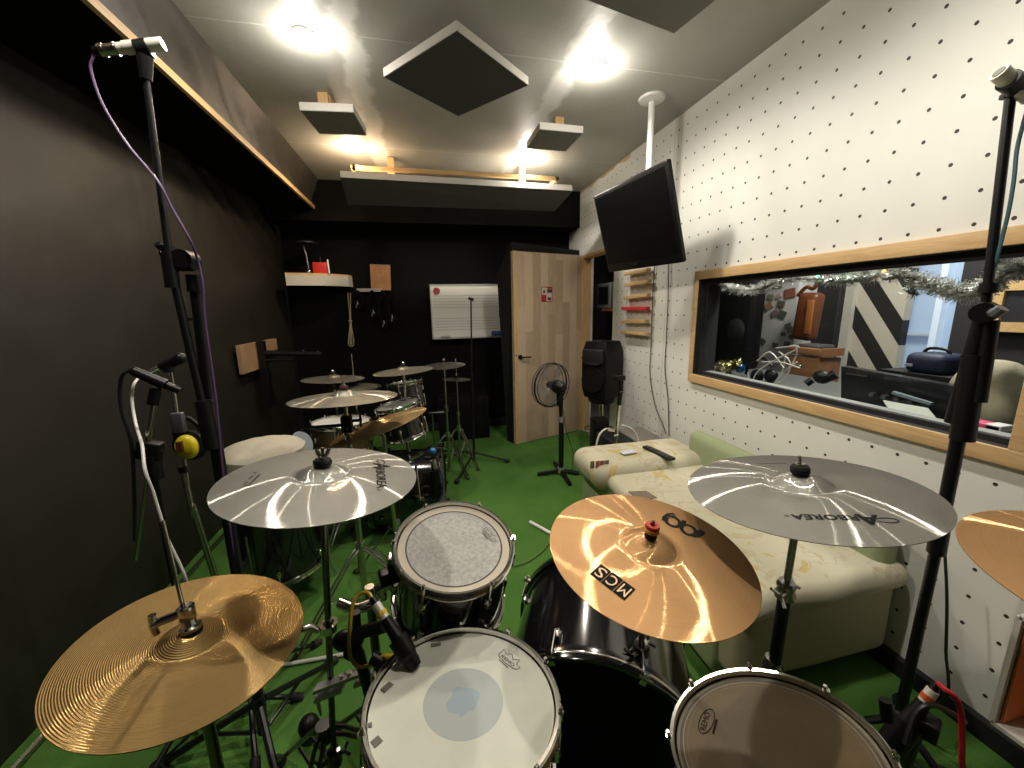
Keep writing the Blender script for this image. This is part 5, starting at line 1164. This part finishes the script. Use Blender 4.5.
put('cord', M().tube([p_+V((-.012, 0, 0)), mid+V((-.004, 0, 0)), q_+V((-.028, 0, .04)), q_+V((-.015, 0, .002)), q_+V((.012, 0, .002)), q_+V((.028, 0, .05)), mid+V((.006, 0, 0)), p_+V((.014, 0, 0))], .0045, 7, 5).tube([mid+V((.002, -.01, 0)), q_+V((-.008, -.01, .05)), q_+V((.002, -.01, .02)), q_+V((.010, -.01, .05)), mid+V((.004, -.01, 0))], .005, 6, 5), ROPE, t)
put('knot', M().ring(mid, (0, 0, 1), .014, .008, 16, 6), ROPE, t)
# wooden blocks and keyboard arm on left wall
q = [at(237.5, 345.5, X=XL+.03), at(271, 341, X=XL+.03), at(272, 352, X=XL+.03), at(243, 374, X=XL+.03)]
zt_, zb_ = q[0].z, q[3].z; ya_, yb_ = q[0].y, q[1].y
t = thing('wall_bracket', 'black keyboard bracket arm fixed to a plywood block on the left wall', 'bracket', (XL+.05, 3.4, 1.0))
put('mounting_block', M().box((XL+.03, (ya_+3.62)/2, (zt_+zb_)/2), (.03, 3.62-ya_, zt_-zb_)).box((XL+.03, 3.78, zt_-.05), (.03, .32, .10)), mat('block plywood', (.36, .22, .12), .6, var=.2), t)
a0_ = at(262, 350, X=XL+.08); 
put('bracket_post', M().box(V((XL+.08, a0_.y, 1.02)), (.05, .05, .36)).box(V((XL+.08, a0_.y, .80)), (.06, .06, .3)), BLACKM, t)
e1, e2 = at(262, 353, Y=a0_.y), at(322, 354, Y=a0_.y-.02)
put('arm', M().tube([e1, e2], [.022, .020, .014], 8).tube([e1-V((0, 0, .06)), e1.lerp(e2, .5)-V((0, 0, .05))], .012).sph(e1.lerp(e2, .68)+V((0, 0, .02)), .015).sph(e2+V((-.03, 0, .02)), .010), BLACKM, t)
# white shelf box with orange inside at the right edge
t = thing('wall_box', 'white open box shelf with orange inside at the lower right edge', 'shelf', (1.55, .4, .1))
bx0, bx1, by0, by1, bz0, bz1 = 1.50, XR-.03, .12, .578, .24, .585
mb = M(); th = .012
mb.box(((bx0+bx1)/2, (by0+by1)/2, bz1), (bx1-bx0, by1-by0, th)).box(((bx0+bx1)/2, (by0+by1)/2, bz0), (bx1-bx0, by1-by0, th)).box(((bx0+bx1)/2, by0, (bz0+bz1)/2), (bx1-bx0, th, bz1-bz0)).box(((bx0+bx1)/2, by1, (bz0+bz1)/2), (bx1-bx0, th, bz1-bz0))
put('box_frame', mb, mat('white laminate', (.62, .60, .55), .4), t)
put('box_back', M().box((bx1-.02, (by0+by1)/2, (bz0+bz1)/2), (.01, by1-by0-.02, bz1-bz0-.02)).box(((bx0+bx1)/2+.005, by1-.012, (bz0+bz1)/2), (bx1-bx0-.02, .006, bz1-bz0-.02)), mat('orange lining', (.85, .24, .07), .5), t)

# ================================================================== DOORWAY (corridor beyond)
t = thing('microwave_oven', 'grey microwave oven with dark window on the shelf through the doorway', 'microwave', at(606, 305, X=2.3))
A, B = at(599, 284, X=2.25), at(617, 308, X=2.25)
put('oven_body', M().box((2.42, A.y-.12, (A.z+B.z)/2), (.34, .52, A.z-B.z), bev=.01), mat('oven grey', (.10, .10, .10), .5), t)
put('oven_door', M().box((2.245, A.y-.17, (A.z+B.z)/2), (.015, .36, A.z-B.z-.01), bev=.004), mat('oven silver', (.30, .31, .30), .35), t)
put('oven_window', M().box((2.235, A.y-.17, (A.z+B.z)/2), (.01, .26, A.z-B.z-.09)), mat('oven glass', (.02, .025, .03), .1), t)
t = thing('wooden_shelf', 'wooden shelf board under the microwave through the doorway', 'shelf', (2.45, A.y, B.z-.03)); put('board', M().box((2.45, 4.0, B.z-.02), (.5, 1.3, .035)), ORANGEW, t)
for k, zz_ in enumerate((.92, .78)):
    put('shelf_board', M().box((2.5, 4.1, zz_), (.4, .9, .02)), mat('grey board', (.16, .16, .17), .5), label='grey shelf board low in the dark doorway, %s' % ('upper one' if k == 0 else 'lower one'), cat='shelf')

# ================================================================== CONTROL ROOM seen through the window
# striped partition
def wbox(px0, py0, px1, py1, X, d, m, bev=0):
    A, B = at(px0, 320, X=X), at(px1, 320, X=X); A.z = at(px0, py0, X=X).z; B.z = at(px1, py1, X=X).z; return M().box((X+d/2, (A.y+B.y)/2, (A.z+B.z)/2), (d, abs(A.y-B.y), abs(A.z-B.z)), bev=bev)
def m_stripe():
    m, N, L, p = nt('diagonal stripes'); g = G(m); o, x, y, z = g.obj()
    s_ = g.math('FRACT', g.math('ADD', .5, g.math('DIVIDE', g.math('ADD', g.math('MULTIPLY', y, 1.42), g.math('MULTIPLY', z, -1)), .335)))
    L.new(g.mix(g.math('LESS_THAN', s_, .5), (.50, .46, .38), (.012, .012, .012)), p.inputs['Base Color']); p.inputs['Roughness'].default_value = .6; return m
XP = 3.1
struct('wall_striped_panel', wbox(849, 240, 903, 470, XP, .06, None), m_stripe())
t = thing('white_post', 'white upright post left of the black striped panel behind the window', 'post', at(846, 400, X=XP)); put('post', wbox(839, 240, 850, 470, XP-.03, .05, None), mat('cream post', (.48, .46, .40), .5), t)
# blue-lit glazed door
t = thing('door_2', None, None, at(930, 370, X=XP+.1)); t['kind'] = 'structure'
def m_day():
    m, N, L, p = nt('daylit frosted glass'); g = G(m); o, x, y, z = g.obj()
    p.inputs['Base Color'].default_value = (.3, .38, .5, 1); L.new(g.ramp(g.noise(o, 3, 2), [(.3, (.20, .30, .48)), (.7, (.30, .40, .58))]), p.inputs['Emission Color']); p.inputs['Emission Strength'].default_value = .45; return m
DAY = m_day()
put('window_pane', wbox(903, 240, 972, 470, XP+.10, .02, None), DAY, t)
mb = wbox(932, 240, 939, 470, XP+.05, .05, None); mb2 = M()
put('door_frame', mb, mat('frame glowing pale blue', (.60, .68, .78), .4, emis=(.5, .65, .85), estr=.35), t)  # tint and glow stand in for blue daylight falling on the frame
put('door_frame', wbox(903, 333, 934, 336, XP+.06, .03, None), mat('frame grey', (.45, .48, .50), .4), t); put('door_frame', wbox(967, 240, 973, 450, XP, .05, None), mat('cream post', (.48, .46, .40), .5), t)
# big dark loudspeaker near the glass
XSP = 2.35
t = thing('loudspeaker', 'large black studio monitor behind the left part of the window', 'speaker', at(740, 360, X=XSP))
put('cabinet', wbox(708, 262, 752, 371, XSP, .12, None, bev=.04), mat('monitor black', (.003, .003, .003), .4, spec=.3), t)
c_ = at(735, 330, X=XSP-.005); put('cone', M().lathe([(0, .02), (.06, .01), (.085, 0), (.09, -.006)], c_, (-1, 0, 0), 32), MATTE, t); c_ = at(738, 295, X=XSP-.005); put('tweeter', M().lathe([(0, -.01), (.02, -.004), (.03, 0)], c_, (1, 0, 0), 24), BLACKM, t)
# fridge with magnets
XF = 2.85
t = thing('refrigerator', 'white refrigerator covered with small magnets behind the window', 'refrigerator', (XF+.3, at(778, 350, X=XF).y, 0))
A, B = at(755, 320, X=XF), at(796, 320, X=XF)
put('cabinet', M().box((XF+.2, (A.y+B.y)/2, .95), (.4, A.y-B.y, 1.9), bev=.02), mat('fridge white', (.50, .50, .49), .35), t)
rnd = random.Random(3)
mags = [(772, 286, .05, (.25, .24, .2)), (779, 284, .05, (.2, .2, .2)), (790, 293, .07, (.28, .10, .07)), (771, 297, .045, (.2, .22, .12)), (781, 304, .05, (.12, .10, .08)), (769, 306, .055, (.35, .2, .12)), (775, 313, .05, (.2, .15, .14)), (782, 314, .055, (.10, .11, .09)), (788, 326, .04, (.15, .15, .16)), (790, 330, .04, (.2, .15, .14)), (763, 341, .04, (.08, .08, .08)), (783, 334, .03, (.1, .1, .1)), (791, 337, .03, (.1, .1, .1)), (787, 344, .04, (.12, .12, .12)), (775, 345, .035, (.1, .1, .12)), (779, 296, .035, (.5, .3, .3))]
for i, (x_, y_, s_, c_) in enumerate(mags):
    p_ = at(x_, y_, X=XF-.006); put('fridge_magnet', M().box(p_, (.008, s_*1.3, s_), rot3(0, rnd.uniform(-.6, .6))), mat('magnet%d' % i, c_, .6), label='small dark or coloured magnet on the white refrigerator door', cat='magnet', group='magnets on the refrigerator')
A, B = at(797, 320, X=3.03), at(838, 320, X=3.03)
t = thing('coat_panel', 'added dark panel in place of hanging coats between the white refrigerator and the cream post', 'coat_panel', (2.95, (A.y+B.y)/2, 0))
put('cabinet', M().box((3.05, (A.y+B.y)/2, 1.0), (.06, A.y-B.y-.01, 2.0), bev=.01), mat('wardrobe black', (.010, .010, .010), .6), t)  # thin block added where dark coats cover the refrigerator's side
t = thing('leather_bag', 'brown leather bag hanging by its strap right of the refrigerator', 'bag', at(810, 340, X=2.9))
XB = 2.72; LEA = mat('brown leather', (.13, .042, .015), .4, var=.3)
A, B = at(801, 293, X=XB), at(815, 341, X=XB); cy_, cz_ = (A.y+B.y)/2, (A.z+B.z)/2
put('bag_body', M().box((XB, cy_, cz_), (.10, (A.y-B.y)*1.0, (A.z-B.z)), rot3(0, R(4)), bev=.035), LEA, t)
put('strap', M().tube([(XB, cy_+.10, A.z-.02), (XB, cy_+.04, A.z+.04), (XB, cy_-.02, A.z+.03), (XB, cy_-.06, A.z+.14), (XB, cy_-.05, A.z+.22)], .014, 8, 4), LEA, t)
put('flap', M().box((XB-.06, cy_-.06, cz_), (.01, .05, (A.z-B.z)*.7), bev=.004), mat('tan leather', (.30, .11, .03), .4), t)
# wooden chest
XW = 2.5
A, B = at(787, 360, X=XW), at(818, 360, X=XW); A.z = at(800, 348, X=XW).z
t = thing('wooden_chest', 'brown wooden chest of drawers with things on top behind the window', 'chest', (XW+.2, (A.y+B.y)/2, 0))
cw = wood('chest wood', (.26, .12, .05), (.18, .08, .03), (2, 2, 12))
put('cabinet', M().box((XW+.10, (A.y+B.y)/2, A.z/2-.03), (.18, A.y-B.y, A.z-.06)), cw, t); put('top_rail', M().box((XW+.02, (A.y+B.y)/2, A.z-.02), (.03, A.y-B.y+.02, .05), bev=.008).box((XW+.1, B.y, A.z-.02), (.18, .03, .05)), cw, t)
mb = M()
for k in (1, 2): mb.box((XW+.005, (A.y+B.y)/2, A.z-.06-k*.14), (.01, A.y-B.y, .006))
put('drawer_gap', mb, MATTE, t)
for k in (0, 1, 2): put('knob', M().sph((XW-.01, (A.y+B.y)/2, A.z-.12-k*.14), .012), CHROME, t)
put('papers', M().box((XW+.1, (A.y+B.y)/2, A.z+.0), (.14, (A.y-B.y)*.7, .05), bev=.01), mat('dark papers', (.05, .05, .055), .6), label='dark stack of papers on top of the wooden chest', cat='papers')
# desk under the window with small things
DZ_ = .93
t = thing('mixing_desk', 'long desk surface just below the window in the control room', 'desk', (2.15, 1.5, 0)); put('desk_top', M().box((2.17, 1.45, DZ_-.02), (.62, 2.4, .04)), mat('grey desk', (.12, .13, .13), .4), t)
for x_ in (1.95, 2.4):
    for y_ in (.4, 2.5): put('leg', M().box((x_, y_, .45), (.05, .05, .89)), BLACKM, t)
XN = 2.05
# black machine with paper
A, B = at(846, 366, X=XN), at(953, 384, X=XN)
t = thing('audio_console', 'wide black audio device with sloping lid standing right of the chest', 'console', (XN+.15, (A.y+B.y)/2, DZ_))
p = [V((XN, A.y, DZ_)), V((XN, B.y-.06, DZ_)), V((XN+.05, B.y-.06, DZ_)), V((XN+.05, A.y, DZ_)), V((XN-.03, A.y, A.z)), V((XN-.03, B.y-.06, A.z-.02)), V((XN+.02, B.y-.06, A.z-.02)), V((XN+.02, A.y, A.z))]
put('console_body', M().hexa(p), mat('console black', (.010, .010, .011), .3), t)
put('badge', M().box(V((XN-.035, A.y-.08, A.z-.03)), (.006, .09, .006)), mat('badge silver', (.4, .4, .38), .3, 1), t)
for k in range(5): put('knob', M().cyl((XN-.02, A.y-.16-k*.05, A.z-.11), (XN-.045, A.y-.16-k*.05, A.z-.11), .010), mat('knob grey', (.08, .08, .09), .4), t)
P4 = [at(883, 400, X=1.98), at(928, 408, X=1.98), at(938, 420, X=1.95), at(890, 411, X=1.95)]
put('paper_sheet', M().hexa([q_-V((0, 0, .003)) for q_ in P4]+P4), mat('paper', (.42, .44, .40), .7), label='pale sheet of paper leaning in front of the black audio device', cat='paper')
put('book', M().box(at(912, 398, X=2.0), (.02, .14, .012), rot3(0, R(8))), mat('blue grey book', (.16, .20, .24), .5), label='thin blue grey book behind the paper sheet', cat='book')
# blue bag on top
c_ = at(935, 363, X=2.3); t = thing('camera_bag', 'dark blue bag with carry handle in front of the blue-lit door', 'bag', c_)
put('bag_body', M().box(c_, (.16, .15, .095), bev=.03), mat('navy cloth', (.010, .018, .05), .6), t)
put('handle', M().tube([c_+V((0, .05, .04)), c_+V((0, .03, .065)), c_+V((0, -.03, .065)), c_+V((0, -.05, .04))], .007, 7, 4), BLACK, t); put('tag', M().box(c_+V((-.095, .04, -.01)), (.006, .03, .012)), mat('tag pale', (.3, .35, .4), .5), t)
t = thing('shelf_stack', 'dark stack of boxes that carries the blue bag', 'box', (2.3, c_.y, DZ_)); put('box_body', M().box((2.3, c_.y, (DZ_+c_.z-.045)/2), (.2, .3, c_.z-.045-DZ_)), MATTE, t)
# beige coat
t = thing('sack', 'pale beige cloth sack behind the right end of the window', 'bag', at(990, 410, X=2.2)); c_ = at(988, 400, X=2.15)
mb = M()
def sk(u, v):
    a = 2*PI*u; q = v*PI; r = .14*math.sin(q)**.7*(1+.18*noise.noise(V((math.cos(a)*2, math.sin(a)*2, v*4))))
    return (c_.x+.2*0+r*math.cos(a)*.8, c_.y+r*math.sin(a)*.72, c_.z+.01-.15*math.cos(q)*-1*(1 if v < .5 else .9))
mb.grid(sk, 32, 20); put('sack_body', mb, mat('beige cloth', (.36, .33, .23), .85, bump=.6, bscale=12), t)
p_ = at(986, 425, X=1.93); put('pink_box', M().box(p_, (.06, .10, .02), bev=.003), mat('pink', (.60, .06, .16), .5), label='flat pink box below the beige sack', cat='box')
p_ = at(999, 427, X=1.93); put('white_box', M().box(p_, (.06, .04, .02), bev=.003), mat('white card', (.6, .6, .6), .5), label='small white box beside the flat pink one', cat='box')
# picture frame
A, B = at(1001, 286, X=3.0), at(1040, 328, X=3.0)
t = thing('picture_frame', 'orange-brown wooden picture frame on the dark wall at the right edge of the window', 'picture frame', (3.0, (A.y+B.y)/2, B.z))
mb = M(); yy0, yy1, zz0, zz1 = B.y, A.y, B.z, A.z; s_ = .05
for c_, d_ in (((3.0, (yy0+yy1)/2, zz1), (.03, yy1-yy0, s_)), ((3.0, (yy0+yy1)/2, zz0), (.03, yy1-yy0, s_)), ((3.0, yy1, (zz0+zz1)/2), (.03, s_, zz1-zz0+s_)), ((3.0, yy0, (zz0+zz1)/2), (.03, s_, zz1-zz0+s_))): mb.box(c_, d_)
put('frame', mb, PINE, t); put('picture', M().box((3.01, (yy0+yy1)/2, (zz0+zz1)/2), (.01, yy1-yy0, zz1-zz0)), mat('dark picture', (.02, .02, .025), .4), t)
struct('wall_dark_panel', M().box((3.06, at(1010, 350, X=3.05).y-.35, 1.3), (.04, 1.0+.2, 2.6)), DARK)
# wire rack, bauble, dark headphones
t = thing('wire_rack', 'tangled chrome wire rack standing on the desk behind the window', 'rack', at(775, 395, X=2.0))
rnd = random.Random(11); X2 = 1.98
W = [[(752, 385), (757, 372), (775, 360), (795, 350), (797, 346), (776, 348)], [(748, 372), (750, 382), (765, 388), (785, 378), (790, 362), (779, 352)], [(770, 388), (786, 370), (797, 362)], [(762, 362), (780, 362), (800, 368)], [(785, 356), (782, 372), (768, 388), (756, 383)], [(790, 346), (796, 346), (796, 356), (788, 372)], [(757, 361), (770, 352), (784, 368)]]
for k, pl in enumerate(W): put('wire', M().tube([at(x_, y_, X=X2+.02*(k % 3)) for x_, y_ in pl], .0042, 6, 4), mat('bright wire', (.62, .60, .56), .3, .4), t)
t = thing('headphones', 'black headphones lying among the chrome wires', 'headphones', at(762, 375, X=2.08)); c_ = at(763, 374, X=2.1)
put('headband', M().tube([at(746, 374, X=2.1), at(750, 362, X=2.1), at(763, 358, X=2.1), at(772, 366, X=2.1)], .010, 8, 5), BLACK, t)
for q_ in ((757, 376), (771, 376)): put('ear_cup', M().sph(at(*q_, X=2.1), .045, (.7, 1, 1)), BLACK, t)
t = thing('bauble', 'blue shiny ball ornament on the desk behind the window', 'ornament', at(740, 371, X=2.05)); put('ball', M().sph(at(740, 368, X=2.05), .032, seg=24), mat('blue foil', (.03, .12, .28), .2, .8), t); put('cap', M().cyl(at(740, 361, X=2.05), at(740, 358, X=2.05), .008), CHROME, t)
# black camera-like thing
t = thing('microphone', 'black handheld device resting on the desk before the wooden chest', 'device', at(825, 380, X=2.0)); put('mic_body', M().sph(at(822, 377, X=2.0), .045, (.7, 1, .8)).cyl(at(826, 379, X=2.0), at(836, 374, X=2.02), .02, .026).cyl(at(812, 380, X=2.0), at(806, 384, X=1.98), .018), BLACK, t)
# tinsel garland with fairy lights
def tinsel(label, pts, rad, seed, n, m):
    rr = random.Random(seed); mb = M(); Q = smooth([V(p_) for p_ in pts], 12); N_ = len(Q)
    mb.tube(Q, .003, 5)
    for i in range(n):
        p_ = Q[int(rr.random()*(N_-1))]; d_ = V((rr.gauss(0, 1), rr.gauss(0, 1), rr.gauss(0, 1))).normalized(); l_ = rad*rr.uniform(.5, 1.1); s_ = d_.orthogonal().normalized()*.0022
        a, b = p_+V((rr.uniform(-.008, .008), rr.uniform(-.008, .008), 0)), p_+d_*l_
        mb._f([mb._v(a-s_), mb._v(a+s_), mb._v(b+s_), mb._v(b-s_)])
    return put('tinsel_garland', mb, m, label=label, cat='garland', kind='stuff')
TIN = mat('silver tinsel', (.72, .73, .68), .35, .35)
tinsel('silver tinsel garland hanging inside the top of the window', [at(x_, y_, X=1.86) for x_, y_ in ((716, 282), (735, 289), (755, 290), (772, 283), (800, 277), (835, 280), (862, 277), (900, 274), (925, 283), (950, 290), (972, 293), (990, 284), (1008, 270), (1030, 268))], .046, 5, 5200, TIN)
tinsel('gold and silver tinsel heap on the desk in the left corner behind the window', [at(x_, y_, X=2.0) for x_, y_ in ((717, 372), (724, 362), (730, 368), (736, 362), (728, 374))], .04, 6, 500, mat('gold tinsel', (.50, .47, .22), .22, 1))
tinsel('dark wire snowflake ornament hanging in front of the striped panel', [at(x_, y_, X=2.0) for x_, y_ in ((912, 285), (915, 290), (913, 295))], .045, 9, 70, mat('dark foil', (.08, .09, .08), .4, .6))
for (x_, y_, c_, l_) in ((848, 271, (.05, 1, .5), 'green fairy light in the tinsel near the middle'), (818, 276, (.1, .8, .45), 'small green fairy light in the tinsel above the leather bag'), (884, 271, (1, .45, .08), 'orange fairy light in the tinsel above the striped panel'), (730, 281, (.9, .8, .5), 'warm fairy light in the tinsel at its left end')):
    put('fairy_light', M().sph(at(x_, y_, X=1.84), .006, seg=10), mat('fairy %d' % x_, c_, .3, emis=c_, estr=3), label=l_, cat='light', group='fairy lights in the tinsel')

# ================================================================== OTHER LIGHT: unseen fill lights added to control room and corridor
def area(name, loc, size, e, col, rot=(0, 0, 0)):
    ld = bpy.data.lights.new(name, 'AREA'); ld.energy = e; ld.color = col; ld.size = size; lo = bpy.data.objects.new(name, ld); lo.location = loc; lo.rotation_euler = rot; COL.objects.link(lo)
area('control_room_fill', (2.35, 1.5, 2.5), .35, 42, (1, .95, .88))  # unseen area light added to brighten the control room
area('corridor_fill', (2.3, 4.0, 2.5), .25, 7, (1, .9, .8))  # unseen area light added to lift the microwave and the doorway

wd = bpy.data.worlds.new('world'); S.world = wd; wd.use_nodes = True
wd.node_tree.nodes['Background'].inputs[0].default_value = (.01, .01, .01, 1); wd.node_tree.nodes['Background'].inputs[1].default_value = .3
S.view_settings.view_transform = 'Standard'; S.view_settings.look = 'None'; S.view_settings.gamma = 1; S.view_settings.use_curve_mapping = False
S.view_settings.exposure = 0.0
